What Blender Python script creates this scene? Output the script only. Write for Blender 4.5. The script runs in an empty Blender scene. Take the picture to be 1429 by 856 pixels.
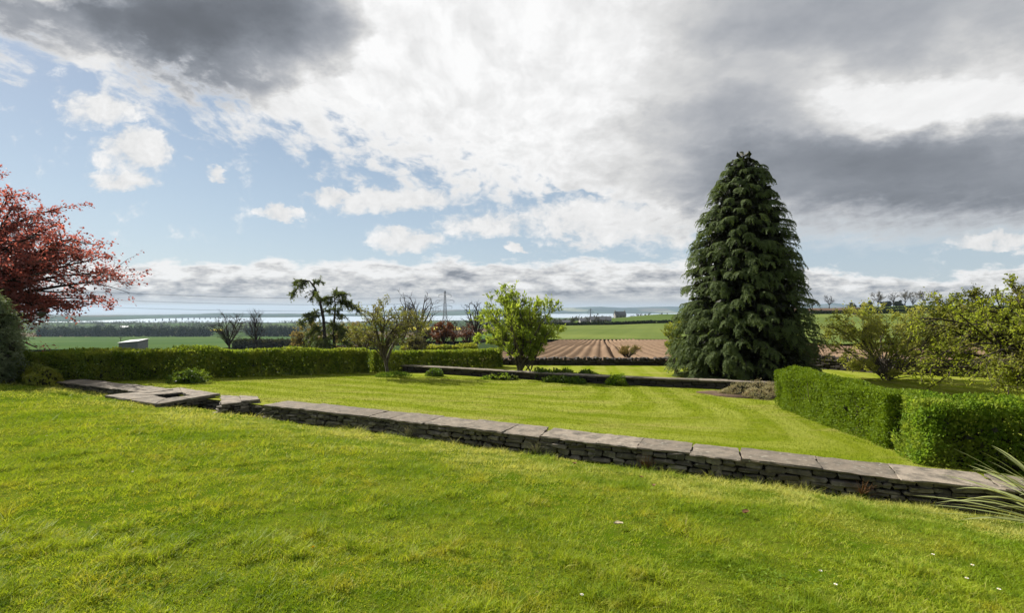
import bpy, math, random
import numpy as np
from mathutils import Vector

# ------------------------------------------------------------------ camera, sky, sun, exposure
sc = bpy.context.scene
COL = sc.collection
F, CX, HY, CAMZ = 714.0, 714.5, 431.0, 1.6       # focal length and horizon of the photograph, in its pixels
cam_d = bpy.data.cameras.new('camera'); cam = bpy.data.objects.new('camera', cam_d); COL.objects.link(cam)
cam.location = (0, 0, CAMZ); cam.rotation_euler = (math.radians(90), 0, 0)
cam_d.sensor_width = 36; cam_d.lens = 36 * F / 1429; cam_d.shift_y = 3 / 1429
cam_d.clip_start = .05; cam_d.clip_end = 60000
sc.camera = cam
sc.view_settings.view_transform = 'Standard'; sc.view_settings.look = 'None'
EXPO = 1.0
sc.view_settings.exposure = EXPO; sc.view_settings.gamma = 1; sc.view_settings.use_curve_mapping = False
sc.cycles.use_denoising = True
sc.cycles.max_bounces = 8; sc.cycles.transparent_max_bounces = 4; sc.cycles.volume_bounces = 1

SUN_AZ, SUN_EL = math.radians(-55), math.radians(36)
sun_d = bpy.data.lights.new('sun', 'SUN'); sun_d.energy = 5.0; sun_d.angle = math.radians(.6); sun_d.color = (1, .95, .86)
sun = bpy.data.objects.new('sun', sun_d); COL.objects.link(sun)
SUN = Vector((math.sin(SUN_AZ) * math.cos(SUN_EL), math.cos(SUN_AZ) * math.cos(SUN_EL), math.sin(SUN_EL)))
sun.rotation_euler = SUN.to_track_quat('Z', 'Y').to_euler()
sun.location = (-30, 20, 40)


class NG:
    """small helper to write node graphs as expressions"""
    def __init__(s, tree): s.t = tree; s.n = tree.nodes; s.l = tree.links
    def put(s, sock, v):
        if hasattr(v, 'is_output') or isinstance(v, bpy.types.NodeSocket): s.l.new(v, sock)
        elif isinstance(v, (tuple, list)) and len(v) == 3 and sock.type == 'RGBA': sock.default_value = (*v, 1)
        else: sock.default_value = v
    def m(s, op, a, b=None, c=None, clamp=False):
        n = s.n.new('ShaderNodeMath'); n.operation = op; n.use_clamp = clamp
        for i, v in enumerate((a, b, c)):
            if v is not None: s.put(n.inputs[i], v)
        return n.outputs[0]
    def vm(s, op, a, b=None, c=None):
        n = s.n.new('ShaderNodeVectorMath'); n.operation = op
        for i, v in enumerate((a, b, c)):
            if v is not None: s.put(n.inputs[i], v)
        return n.outputs['Value'] if op in ('DOT_PRODUCT', 'LENGTH') else n.outputs[0]
    def xyz(s, x, y, z=0.0):
        n = s.n.new('ShaderNodeCombineXYZ')
        for i, v in enumerate((x, y, z)): s.put(n.inputs[i], v)
        return n.outputs[0]
    def sep(s, v):
        n = s.n.new('ShaderNodeSeparateXYZ'); s.l.new(v, n.inputs[0]); return n.outputs
    def noise(s, vec, scale, detail=4, rough=.5, dist=0.0, color=False):
        n = s.n.new('ShaderNodeTexNoise')
        if vec is not None: s.l.new(vec, n.inputs['Vector'])
        n.inputs['Scale'].default_value = scale; n.inputs['Detail'].default_value = detail
        n.inputs['Roughness'].default_value = rough; n.inputs['Distortion'].default_value = dist
        return n.outputs['Color' if color else 'Fac']
    def step(s, v, lo, hi, a=0.0, b=1.0):
        n = s.n.new('ShaderNodeMapRange'); n.interpolation_type = 'SMOOTHSTEP'
        for i, q in enumerate((v, lo, hi, a, b)): s.put(n.inputs[i], q)
        return n.outputs[0]
    def mix(s, f, a, b, blend='MIX'):
        n = s.n.new('ShaderNodeMix'); n.data_type = 'RGBA'; n.blend_type = blend
        s.put(n.inputs[0], f); s.put(n.inputs[6], a); s.put(n.inputs[7], b)
        return n.outputs[2]
    def mixf(s, f, a, b):
        n = s.n.new('ShaderNodeMix'); s.put(n.inputs[0], f); s.put(n.inputs[2], a); s.put(n.inputs[3], b)
        return n.outputs[0]
    def node(s, typ, **kw):
        n = s.n.new(typ)
        for k, v in kw.items(): setattr(n, k, v)
        return n


def build_world():
    w = bpy.data.worlds.new('World'); sc.world = w; w.use_nodes = True
    w.node_tree.nodes.clear(); g = NG(w.node_tree)
    out = g.node('ShaderNodeOutputWorld'); bg = g.node('ShaderNodeBackground')
    K = 0.1
    bg.inputs['Strength'].default_value = K
    g.l.new(bg.outputs[0], out.inputs['Surface'])
    sky = g.node('ShaderNodeTexSky', sky_type='NISHITA', sun_disc=False)
    sky.sun_elevation = SUN_EL; sky.sun_rotation = SUN_AZ % (2 * math.pi); sky.altitude = 60
    sky.air_density = 1.0; sky.dust_density = .25; sky.ozone_density = 1.6
    tc = g.node('ShaderNodeTexCoord'); d = tc.outputs['Generated']
    dx, dy, dz = g.sep(d)
    fy = g.m('MAXIMUM', dy, .06)
    a = g.m('DIVIDE', dx, fy); b = g.m('DIVIDE', dz, fy)
    front = g.step(dy, .05, .3)
    pab = g.xyz(a, b)
    dzp = g.m('ADD', g.m('MAXIMUM', dz, 0.0), .16)
    q = g.xyz(g.m('DIVIDE', dx, dzp), g.m('DIVIDE', dy, dzp))        # point on a flat cloud deck
    # warped heavenly coordinates
    def nz(v, scale, detail=6, rough=.6, amp=1.0, mid=.5):
        return g.m('MULTIPLY', g.m('SUBTRACT', g.noise(v, scale, detail, rough), mid), amp)
    n0 = g.noise(pab, 2.6, 3, .55, color=True)
    n1 = g.noise(q, 1.3, 7, .62, color=True)
    n2 = g.noise(g.xyz(a, g.m('MULTIPLY', b, 1.5)), 13, 7, .65, color=True)
    w0 = g.vm('MULTIPLY', g.vm('SUBTRACT', n0, (.5, .5, .5)), (.42, .26, 0))
    w1 = g.vm('MULTIPLY', g.vm('SUBTRACT', n1, (.5, .5, .5)), (.30, .20, 0))
    w2 = g.vm('MULTIPLY', g.vm('SUBTRACT', n2, (.5, .5, .5)), (.10, .075, 0))
    pw = g.vm('ADD', g.vm('ADD', pab, w1), g.vm('ADD', w0, w2))
    ps = g.vm('ADD', g.vm('ADD', pab, g.vm('MULTIPLY', w1, (.25, .25, 0))), w2)

    def ell(p, x, y, rx, ry, amp=1.0):
        ca, cb, ra, rb = (x - CX) / F, (HY - y) / F, rx / F, ry / F
        v = g.vm('MULTIPLY_ADD', p, (1 / ra, 1 / rb, 0), (-ca / ra, -cb / rb, 0))
        o = g.m('SUBTRACT', 1.0, g.vm('DOT_PRODUCT', v, v), clamp=True)
        return g.m('MULTIPLY', o, amp) if amp != 1.0 else o
    def total(*xs):
        r = xs[0]
        for x in xs[1:]: r = g.m('ADD', r, x)
        return r
    def top(*xs):
        r = xs[0]
        for x in xs[1:]: r = g.m('MAXIMUM', r, x)
        return r
    # --- main deck
    aw, bw, _ = g.sep(ps)
    b0 = g.m('MAXIMUM', .130, g.m('MULTIPLY_ADD', aw, -.30, .190))
    fine = g.noise(q, 6.5, 9, .66)
    fib = g.noise(g.vm('ADD', g.vm('MULTIPLY', q, (1.0, .55, 1)), g.vm('MULTIPLY', n1, (.22, .22, 0))), 9, 8, .62)
    deck = g.m('SUBTRACT', bw, b0)
    deck = g.m('ADD', deck, g.m('MULTIPLY', g.m('SUBTRACT', fib, .5), g.step(a, .12, .45, .42, .07)))
    gaps = total(ell(ps, 805, 286, 80, 22, .14), ell(ps, 905, 296, 36, 14, .10), ell(pw, 1420, 40, 70, 36, .22), ell(ps, 20, 170, 150, 60, .12), ell(ps, 90, 110, 60, 20, .08))
    deck = g.m('SUBTRACT', deck, gaps)
    cov_deck = g.step(deck, -.03, .07)
    # --- small separate clouds
    small = top(ell(ps, 190, 205, 80, 36), ell(ps, 168, 247, 62, 24), ell(ps, 395, 293, 40, 14), ell(ps, 566, 332, 66, 22),
                ell(ps, 555, 276, 130, 24), ell(ps, 835, 308, 125, 44), ell(ps, 930, 300, 90, 60), ell(ps, 722, 349, 24, 9), ell(ps, 300, 243, 20, 10, .9), ell(ps, 140, 148, 80, 36, .9),
                ell(ps, 1390, 338, 90, 16), ell(ps, 470, 272, 50, 14), ell(ps, 690, 315, 100, 24, .8))
    sn = g.noise(g.vm('ADD', g.xyz(a, g.m('MULTIPLY', b, 1.25)), g.vm('MULTIPLY', n2, (.05, .05, 0))), 17, 8, .66)
    cov_small = g.step(g.m('ADD', small, g.m('MULTIPLY', g.m('SUBTRACT', sn, .50), 2.6)), .12, .85)
    # --- bank of cumulus along the horizon
    hb = g.noise(g.xyz(g.m('MULTIPLY', a, 9), g.m('MULTIPLY', b, 24)), 1.0, 8, .62)
    row = g.m('DIVIDE', 1.0, g.m('ADD', g.m('MAXIMUM', b, 0.0), .045))
    hb2 = g.noise(g.xyz(g.m('ADD', g.m('MULTIPLY', a, g.m('MULTIPLY', row, .55)), g.m('MULTIPLY', hb, .9)), g.m('MULTIPLY', row, .42), 3.3), 1.0, 7, .60)
    hb3 = g.noise(g.xyz(g.m('MULTIPLY', a, 19), g.m('MULTIPLY', b, 52), 1.7), 1.0, 8, .60)
    topb = g.m('ADD', .098, ell(pab, 1260, 395, 190, 400, -.030))
    bank = g.m('ADD', g.m('SUBTRACT', topb, b), g.m('MULTIPLY', g.m('SUBTRACT', hb, .5), .11))
    cov_bank = g.step(bank, -.002, .014)
    thin = g.step(b, .0, .03, .92, 1.0)
    cov_bank = g.m('MULTIPLY', cov_bank, thin)
    # --- brightness of the main deck (its own thickness: thin parts glow, thick parts are grey)
    D = total(ell(pw, 90, 25, 310, 80, .80), ell(pw, 325, 52, 200, 100, 1.20), ell(pw, 200, 60, 130, 60, .35),
              ell(pw, 1370, 255, 430, 105, .90), ell(pw, 1060, 205, 300, 75, .40), ell(pw, 1190, 10, 380, 90, .50), ell(pw, 960, 110, 190, 90, .22),
              ell(pw, 900, 270, 240, 50, .12), ell(pw, 1200, 305, 340, 46, .35), ell(pw, 1180, 150, 660, 330, .22),
              ell(pw, 105, 22, 80, 22, -.75), ell(pw, 660, 120, 380, 250, -.34), ell(pw, 1310, 140, 220, 50, -.34))
    D = g.m('MAXIMUM', g.m('ADD', D, g.m('MULTIPLY', g.m('SUBTRACT', g.noise(q, 2.3, 8, .62), .5), .80)), 0.0)
    D = g.m('ADD', D, g.m('MULTIPLY', g.m('SUBTRACT', fib, .52), g.step(a, .0, .55, .62, .20)))
    L = g.m('MULTIPLY_ADD', .76, g.m('POWER', 2.718, g.m('MULTIPLY', g.m('MAXIMUM', D, -.15), -1.45)), .105)
    # edges are thin and bright
    edge = g.step(deck, .0, .10, .80, 0.0)
    L = g.mixf(edge, L, .80)
    L = g.m('MAXIMUM', g.m('MINIMUM', L, .95), .13)
    Ls = g.m('ADD', .50, g.m('MULTIPLY', sn, .60))
    # bank: white crowns, grey bases
    rel = g.m('DIVIDE', b, .094)
    Lb = g.m('ADD', g.m('ADD', .61, g.m('MULTIPLY', g.step(rel, .30, .95), .18)), g.m('MULTIPLY', g.m('SUBTRACT', hb2, .5), .85))
    Lb = g.m('ADD', Lb, g.m('MULTIPLY', g.m('SUBTRACT', hb3, .52), 1.7))
    Lb = g.mixf(g.step(rel, .42, 0.05), Lb, .50)
    Lb = g.m('ADD', Lb, g.step(bank, .0, .022, .30, 0.0))
    Lb = g.m('MAXIMUM', g.m('MINIMUM', Lb, .86), .27)
    def tint(Lv):
        lo = g.mix(g.step(Lv, .15, .7), (.885, .97, 1.115), (1.0, 1.0, 1.0))
        return g.vm('MULTIPLY', lo, g.xyz(Lv, Lv, Lv))
    kk = 1.03 * 2 ** -EXPO / K
    def up(c): return g.vm('MULTIPLY', c, (kk, kk, kk))
    hz = g.step(b, 0.0, .50, 1.0, 0.0)
    skyc = g.vm('MULTIPLY', sky.outputs[0], (.475, .445, .41))
    col = g.mix(g.m('MULTIPLY_ADD', hz, .50, .18), skyc, up((.52, .63, .76)))
    col = g.mix(cov_small, col, up(tint(Ls)))
    col = g.mix(cov_bank, col, up(tint(Lb)))
    col = g.mix(cov_deck, col, up(tint(L)))
    # the rest of the sky, behind the camera: broken cloud
    rb = g.noise(q, 1.0, 6, .6)
    back = g.mix(g.step(rb, .42, .58), skyc, up(tint(g.m('ADD', .32, g.m('MULTIPLY', rb, .5)))))
    col = g.mix(front, back, col)
    below = g.step(dz, -.10, -.03)
    col = g.mix(below, up((.10, .12, .10)), col)
    g.l.new(col, bg.inputs['Color'])
    w.cycles.sampling_method = 'MANUAL'; w.cycles.sample_map_resolution = 512
build_world()

# ------------------------------------------------------------------ helpers
R = np.random.default_rng(7)
def PX(px, Y): return (px - CX) / F * Y
def PZ(py, Y): return CAMZ - (py - HY) / F * Y
def nrm(v): return v / (np.linalg.norm(v, axis=-1, keepdims=True) + 1e-9)
def tag(o, label=None, cat=None, group=None, kind=None):
    if label: o['label'] = label
    if cat: o['category'] = cat
    if group: o['group'] = group
    if kind: o['kind'] = kind
    return o
def empty(name, loc):
    o = bpy.data.objects.new(name, None); o.location = loc; o.empty_display_size = .2; COL.objects.link(o); return o
def mesh_obj(name, V, faces, mats, parent=None, smooth=False, midx=None, origin=None):
    """faces: list of integer arrays (n,3) or (n,4); midx: list of material indexes, one per array (or arrays)"""
    V = np.asarray(V, dtype=np.float64)
    off = np.zeros(3)
    if parent is not None: off = np.array(parent.matrix_basis.translation)
    elif origin is not None: off = np.array(origin, dtype=float)
    V = V - off
    me = bpy.data.meshes.new(name)
    faces = [np.asarray(f, dtype=np.int32) for f in faces]; keep = [len(f) > 0 for f in faces]
    if midx is None: midx = [0] * len(faces)
    midx = [m for m, k in zip(midx, keep) if k]; faces = [f for f, k in zip(faces, keep) if k]
    me.vertices.add(len(V)); me.vertices.foreach_set('co', V.astype(np.float32).ravel())
    lv = np.concatenate([f.ravel() for f in faces])
    tot = np.concatenate([np.full(len(f), f.shape[1], np.int32) for f in faces])
    st = np.concatenate([[0], np.cumsum(tot)[:-1]]).astype(np.int32)
    me.loops.add(len(lv)); me.loops.foreach_set('vertex_index', lv)
    me.polygons.add(len(tot)); me.polygons.foreach_set('loop_start', st)
    try: me.polygons.foreach_set('loop_total', tot)
    except Exception: pass
    mi = np.concatenate([np.full(len(f), m, np.int32) if np.isscalar(m) else np.asarray(m, np.int32) for f, m in zip(faces, midx)])
    me.polygons.foreach_set('material_index', mi)
    me.polygons.foreach_set('use_smooth', np.full(len(tot), bool(smooth)))
    for m in (mats if isinstance(mats, (list, tuple)) else [mats]): me.materials.append(m)
    me.update(calc_edges=True)
    o = bpy.data.objects.new(name, me); COL.objects.link(o)
    if parent is not None: o.parent = parent
    else: o.location = off
    return o
class MB:
    """collects vertices and faces of one mesh"""
    def __init__(s): s.V = []; s.Fs = []; s.M = []; s.n = 0
    def add(s, V, faces, mi=0):
        V = np.asarray(V, float).reshape(-1, 3); s.V.append(V)
        for f in (faces if isinstance(faces, list) else [faces]):
            f = np.asarray(f, np.int64)
            if len(f): s.Fs.append(f + s.n); s.M.append(mi)
        s.n += len(V)
    def obj(s, name, mats, parent=None, smooth=False, origin=None):
        return mesh_obj(name, np.concatenate(s.V), s.Fs, mats, parent, smooth, s.M, origin)
BOXF = np.array([[0, 3, 2, 1], [4, 5, 6, 7], [0, 1, 5, 4], [1, 2, 6, 5], [2, 3, 7, 6], [3, 0, 4, 7]])
def prism(poly, z0, z1):
    """extrude a plan polygon"""
    n = len(poly); V = [(x, y, z0) for x, y in poly] + [(x, y, z1) for x, y in poly]
    return V, n
def box(mb, c, sx, sy, sz, rz=0, mi=0, jit=0.0):
    v = np.array([[-1, -1, -1], [1, -1, -1], [1, 1, -1], [-1, 1, -1], [-1, -1, 1], [1, -1, 1], [1, 1, 1], [-1, 1, 1]], float) * np.array([sx, sy, sz]) / 2
    if jit: v += R.normal(0, jit, v.shape)
    ca, sa = math.cos(rz), math.sin(rz)
    v = np.stack([v[:, 0] * ca - v[:, 1] * sa, v[:, 0] * sa + v[:, 1] * ca, v[:, 2]], 1) + np.array(c)
    mb.add(v, BOXF, mi)
def bar(mb, p, q, r, mi=0, k=4):
    tubes(mb, np.array([[p, q]], float), np.array([[r, r]], float), k, mi)
def tubes(mb, P, Rd, k=5, mi=0):
    """P (T,n,3), Rd (T,n): a batch of tapered tubes"""
    T, n, _ = P.shape
    if T == 0: return
    tg = np.gradient(P, axis=1) if n > 2 else np.repeat(P[:, 1:] - P[:, :1], 2, 1)
    tg = nrm(tg)
    ref = np.where(np.abs(tg[:, :1, 2:]) > .9, np.array([1., 0, 0]), np.array([0, 0, 1.]))
    u = nrm(np.cross(tg, ref)); v = np.cross(tg, u)
    an = np.arange(k) / k * 2 * np.pi
    ring = P[:, :, None] + Rd[:, :, None, None] * (u[:, :, None] * np.cos(an)[:, None] + v[:, :, None] * np.sin(an)[:, None])
    idx = np.arange(T * n * k).reshape(T, n, k)
    a = idx[:, :-1]; b = idx[:, 1:]
    q = np.stack([a, np.roll(a, -1, 2), np.roll(b, -1, 2), b], -1).reshape(-1, 4)
    mb.add(ring.reshape(-1, 3), q, mi)
def bez(p0, p1, p2, n):
    t = np.linspace(0, 1, n)[None, :, None]
    return (1 - t) ** 2 * p0[:, None] + 2 * t * (1 - t) * p1[:, None] + t * t * p2[:, None]
def bez_at(p0, p1, p2, t):
    t = t[:, None]
    return (1 - t) ** 2 * p0 + 2 * t * (1 - t) * p1 + t * t * p2, nrm(2 * (1 - t) * (p1 - p0) + 2 * t * (p2 - p1))
def rvec(n): return nrm(R.normal(size=(n, 3)))
def leaves(mb, P, D, N, L, W, mi=0, fold=.15):
    """leaf blades: base, side, tip, side"""
    n = len(P); D = nrm(D); S = nrm(np.cross(D, N)); N = np.cross(S, D)
    L = np.broadcast_to(L, (n,))[:, None]; W = np.broadcast_to(W, (n,))[:, None]
    V = np.stack([P, P + D * L * .45 + S * W * .5 + N * W * fold, P + D * L - N * L * .08, P + D * L * .45 - S * W * .5 + N * W * fold], 1)
    mb.add(V.reshape(-1, 3), np.arange(n * 4).reshape(n, 4), mi)
_perm = np.random.default_rng(3).random(65536)
def vnoise(x, y, seed=0):
    xi = np.floor(x).astype(int); yi = np.floor(y).astype(int); fx = x - xi; fy = y - yi
    fx = fx * fx * (3 - 2 * fx); fy = fy * fy * (3 - 2 * fy)
    h = lambda i, j: _perm[(i * 7919 + j * 104729 + seed * 1299721) & 65535]
    return (h(xi, yi) * (1 - fx) + h(xi + 1, yi) * fx) * (1 - fy) + (h(xi, yi + 1) * (1 - fx) + h(xi + 1, yi + 1) * fx) * fy
def fbm(x, y, o=4, seed=0):
    r = 0; a = .5
    for i in range(o): r = r + a * vnoise(x * 2 ** i, y * 2 ** i, seed + i); a *= .5
    return r

# ------------------------------------------------------------------ materials
def mat(name, build):
    m = bpy.data.materials.new(name); m.use_nodes = True; m.node_tree.nodes.clear()
    g = NG(m.node_tree); out = g.node('ShaderNodeOutputMaterial'); s = build(g)
    g.l.new(s, out.inputs['Surface']); return m
def principled(g, col, rough=.8, spec=.3, normal=None, metal=0.0):
    p = g.node('ShaderNodeBsdfPrincipled'); g.put(p.inputs['Base Color'], col); g.put(p.inputs['Roughness'], rough)
    p.inputs['Specular IOR Level'].default_value = spec; p.inputs['Metallic'].default_value = metal
    if normal is not None: g.l.new(normal, p.inputs['Normal'])
    return p.outputs[0]
def bump(g, h, strength=.5, dist=.02):
    b = g.node('ShaderNodeBump'); b.inputs['Strength'].default_value = strength; b.inputs['Distance'].default_value = dist
    g.l.new(h, b.inputs['Height']); return b.outputs[0]
def pos(g): return g.node('ShaderNodeNewGeometry').outputs['Position']
def leafshader(g, col, trans, rough, spec, tcol=None, normal=None):
    p = principled(g, col, rough, spec, normal)
    t = g.node('ShaderNodeBsdfTranslucent'); g.put(t.inputs['Color'], tcol if tcol is not None else col)
    mx = g.node('ShaderNodeMixShader'); mx.inputs[0].default_value = trans
    g.l.new(p, mx.inputs[1]); g.l.new(t.outputs[0], mx.inputs[2]); return mx.outputs[0]
def foliage(name, c1, c2, c3=None, trans=.4, rough=.55, spec=.3, scale=1.5, tmul=(1.25, 1.2, .7)):
    def b(g):
        ri = g.node('ShaderNodeNewGeometry').outputs['Random Per Island']
        c = g.mix(ri, c1, c2)
        if c3 is not None:
            n = g.noise(pos(g), scale, 3, .6)
            c = g.mix(g.step(n, .42, .66), c, c3)
        return leafshader(g, c, trans, rough, spec, g.vm('MULTIPLY', c, tmul))
    return mat(name, b)
def bark(name, c1, c2, scale=18):
    def b(g):
        p = pos(g); n = g.noise(g.vm('MULTIPLY', p, (1, 1, .3)), scale, 5, .65)
        return principled(g, g.mix(g.step(n, .3, .7), c1, c2), .9, .2, bump(g, n, .8, .02))
    return mat(name, b)
def stone(name, c1, c2, c3, lichen=(.42, .42, .36), sc_=1.0, lich=.5):
    def b(g):
        p = pos(g); ri = g.node('ShaderNodeNewGeometry').outputs['Random Per Island']
        ri = g.m('FRACT', g.m('ADD', ri, g.node('ShaderNodeObjectInfo').outputs['Random']))
        n = g.noise(p, 3.5 * sc_, 6, .62); f = g.noise(p, 40 * sc_, 5, .7)
        c = g.mix(ri, c1, c2); c = g.mix(g.step(n, .40, .68), c, c3)
        c = g.mix(g.m('MULTIPLY', g.step(g.noise(p, 9 * sc_, 7, .7), .56, .66), lich), c, lichen)
        c = g.mix(g.m('MULTIPLY', g.step(f, .56, .74), .5), c, g.vm('MULTIPLY', c, (.45, .45, .42)))
        h = g.m('ADD', g.m('MULTIPLY', n, .7), g.m('MULTIPLY', f, .5))
        return principled(g, c, .92, .2, bump(g, h, .9, .02))
    return mat(name, b)

M_bark = bark('bark_grey_brown', (.045, .036, .028), (.13, .11, .09))
M_bark_dark = bark('bark_dark', (.018, .014, .011), (.06, .048, .038))
M_bark_pale = bark('bark_pale', (.10, .09, .075), (.26, .24, .20))
M_twig = bark('twig_brown', (.05, .036, .026), (.12, .09, .07), 30)
M_twig_far = bark('twig_far', (.030, .026, .022), (.07, .06, .05), 30)
M_twig_red = foliage('twig_red', (.085, .030, .018), (.15, .055, .03), trans=.1)
M_conifer = foliage('conifer_foliage', (.054, .080, .026), (.115, .150, .052), (.088, .122, .042), .36, .6, .12, 2.5, (1.2, 1.2, .6))
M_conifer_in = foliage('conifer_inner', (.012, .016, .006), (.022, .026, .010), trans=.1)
M_beech = foliage('copper_leaf', (.18, .058, .056), (.33, .135, .105), (.22, .105, .10), .55, .5, .15, .9, (1.5, .95, .75))
M_silver = foliage('silver_foliage', (.13, .165, .095), (.24, .28, .18), (.09, .125, .06), .4, .6, .2, 2.0)
M_hedge = foliage('hedge_leaf', (.060, .105, .010), (.19, .25, .03), (.22, .255, .04), .55, .5, .18, 1.6)
M_hedge_r = foliage('privet_leaf', (.085, .145, .006), (.175, .245, .014), (.125, .19, .010), .42, .5, .15, 2.0)
M_laurel = foliage('glossy_leaf', (.09, .165, .012), (.18, .28, .03), (.23, .29, .04), .55, .5, .10, 2.5)
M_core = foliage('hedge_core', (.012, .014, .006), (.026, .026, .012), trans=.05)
M_lime = foliage('fresh_leaf', (.20, .265, .034), (.35, .42, .075), (.16, .225, .032), .55, .5, .15, 1.2)
M_apple = foliage('olive_leaf', (.14, .16, .03), (.22, .24, .05), (.17, .155, .055), .45, .5, .3, 1.5)
M_orch = foliage('yellow_green_leaf', (.19, .24, .022), (.33, .38, .05), (.17, .17, .045), .58, .5, .12, 1.2)
M_thorn = foliage('thorn_leaf', (.26, .27, .06), (.38, .38, .11), (.24, .28, .04), .6, .5, .15, 1.5)
M_larch = foliage('larch_needle', (.060, .085, .018), (.11, .14, .03), trans=.45)
M_tan = foliage('tan_bud', (.21, .155, .065), (.29, .22, .09), (.17, .17, .05), .4, .7, .1)
M_olivebush = foliage('olive_bush', (.08, .085, .02), (.13, .13, .035), (.14, .11, .05), .4)
M_yshrub = foliage('yellow_shrub', (.22, .25, .03), (.30, .30, .05), (.14, .18, .03), .5)
M_herb = foliage('herb_leaf', (.055, .105, .012), (.10, .165, .02), (.13, .18, .025), .42, .45)
M_heath = foliage('heath_cushion', (.27, .25, .14), (.40, .37, .23), (.32, .25, .15), .25, .8, .1, 6)
M_phorm = foliage('strap_leaf', (.22, .26, .09), (.38, .40, .17), trans=.35, rough=.4, spec=.4)
M_wood_far = foliage('wood_far', (.012, .020, .009), (.028, .038, .014), (.02, .032, .014), .15, .8, .1, .05)
M_tree_far = foliage('tree_far', (.030, .040, .016), (.055, .062, .026), (.05, .045, .03), .2, .8, .1, .05)
M_rustfar = foliage('rust_leaf', (.10, .032, .014), (.17, .060, .022), trans=.3)
M_slab = stone('slab_stone', (.150, .124, .096), (.255, .215, .170), (.105, .092, .074), (.35, .33, .27), 1.3, .6)
M_rubble = stone('rubble_stone', (.075, .065, .052), (.26, .228, .18), (.085, .075, .06), (.34, .33, .26), 1.6, .5)
M_dyke = stone('dark_wall_stone', (.030, .026, .024), (.07, .06, .052), (.05, .042, .038), (.12, .12, .10), 1.0, .2)
M_shadowcore = stone('wall_packing_shade', (.014, .012, .010), (.024, .02, .016), (.012, .010, .008), (.03, .03, .024), 1.0, .1)  # packing behind the stones; shade of gaps and recess put into its near-black colour

SLOPE = -.468; NS = math.hypot(1, SLOPE); WL0 = 9.375
WD = np.array([1, SLOPE]) / NS; WN = np.array([-SLOPE, 1]) / NS        # along the garden wall, and away from the camera
def S_of(X, Y): return (WL0 + SLOPE * X - Y) / NS                          # distance on the camera's side of the garden wall
def wall_pt(w, s): return WL0 / NS * WN + w * WD - s * WN                 # plan point from along-wall and distance
def lawn_mat(name, upper, blade=False):
    def b(g):
        p = pos(g); x, y, z = g.sep(p)
        s = g.m('MULTIPLY', g.m('SUBTRACT', g.m('MULTIPLY_ADD', x, SLOPE, WL0), y), 1 / NS)
        n = g.noise(p, .9, 5, .6); f = g.noise(p, 14, 5, .7); ff = g.noise(p, 70, 4, .7)
        if upper:
            c = g.mix(g.step(n, .38, .62), (.06, .105, .004), (.11, .14, .012))
            c = g.mix(g.m('MULTIPLY', g.step(f, .45, .7), .6), c, (.10, .10, .02))
        else:
            sm = g.node('ShaderNodeMath', operation='SMOOTH_MIN'); sm.inputs[2].default_value = 2.5
            g.put(sm.inputs[0], g.m('MULTIPLY', s, -1.0)); g.put(sm.inputs[1], g.m('MULTIPLY_ADD', x, -1.0, g.m('MULTIPLY_ADD', y, .11, 6.6)))
            s = g.m('ADD', sm.outputs[0], g.m('MULTIPLY', g.noise(p, .16, 3, .5), 1.3))
            st = g.step(g.m('SINE', g.m('ADD', g.m('MULTIPLY', s, 5.6), g.m('MULTIPLY', g.noise(p, 1.3, 4, .6), 3.0))), -.6, .6)
            st2 = g.step(g.m('SINE', g.m('ADD', g.m('MULTIPLY', s, 20.0), g.m('MULTIPLY', g.noise(p, .3, 3, .5), 14.0))), -.6, .6)
            c = g.mix(g.m('ADD', g.m('MULTIPLY', st, .7), g.m('MULTIPLY', st2, .3)), (.172, .208, .016), (.240, .266, .045))
            c = g.mix(g.step(n, .42, .64), c, g.mix(st, (.150, .195, .012), (.205, .235, .028)))
            c = g.mix(g.m('MULTIPLY', g.step(g.noise(g.vm('MULTIPLY', p, (.25, 1, 1)), 1.6, 5, .65), .50, .66), .6), c, (.285, .265, .078))
        c = g.mix(g.m('MULTIPLY', g.step(ff, .5, .75), .45), c, g.vm('MULTIPLY', c, (.45, .5, .4)))
        h = g.m('ADD', f, g.m('MULTIPLY', ff, .6))
        if blade:
            ri = g.node('ShaderNodeNewGeometry').outputs['Random Per Island']
            c = g.vm('MULTIPLY', c, g.mix(ri, (.85, .95, .8), (1.55, 1.5, 1.2)))
            return leafshader(g, c, .4, .7, .04)
        return leafshader(g, c, .12, .9, 0.0, None, bump(g, h, .6, .03))
    return mat(name, b)
M_lawn_u = lawn_mat('lawn_near_turf', True)
M_lawn_l = lawn_mat('lawn_mown', False)
M_lawn_b = lawn_mat('lawn_mown_blade', False, True)
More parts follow.
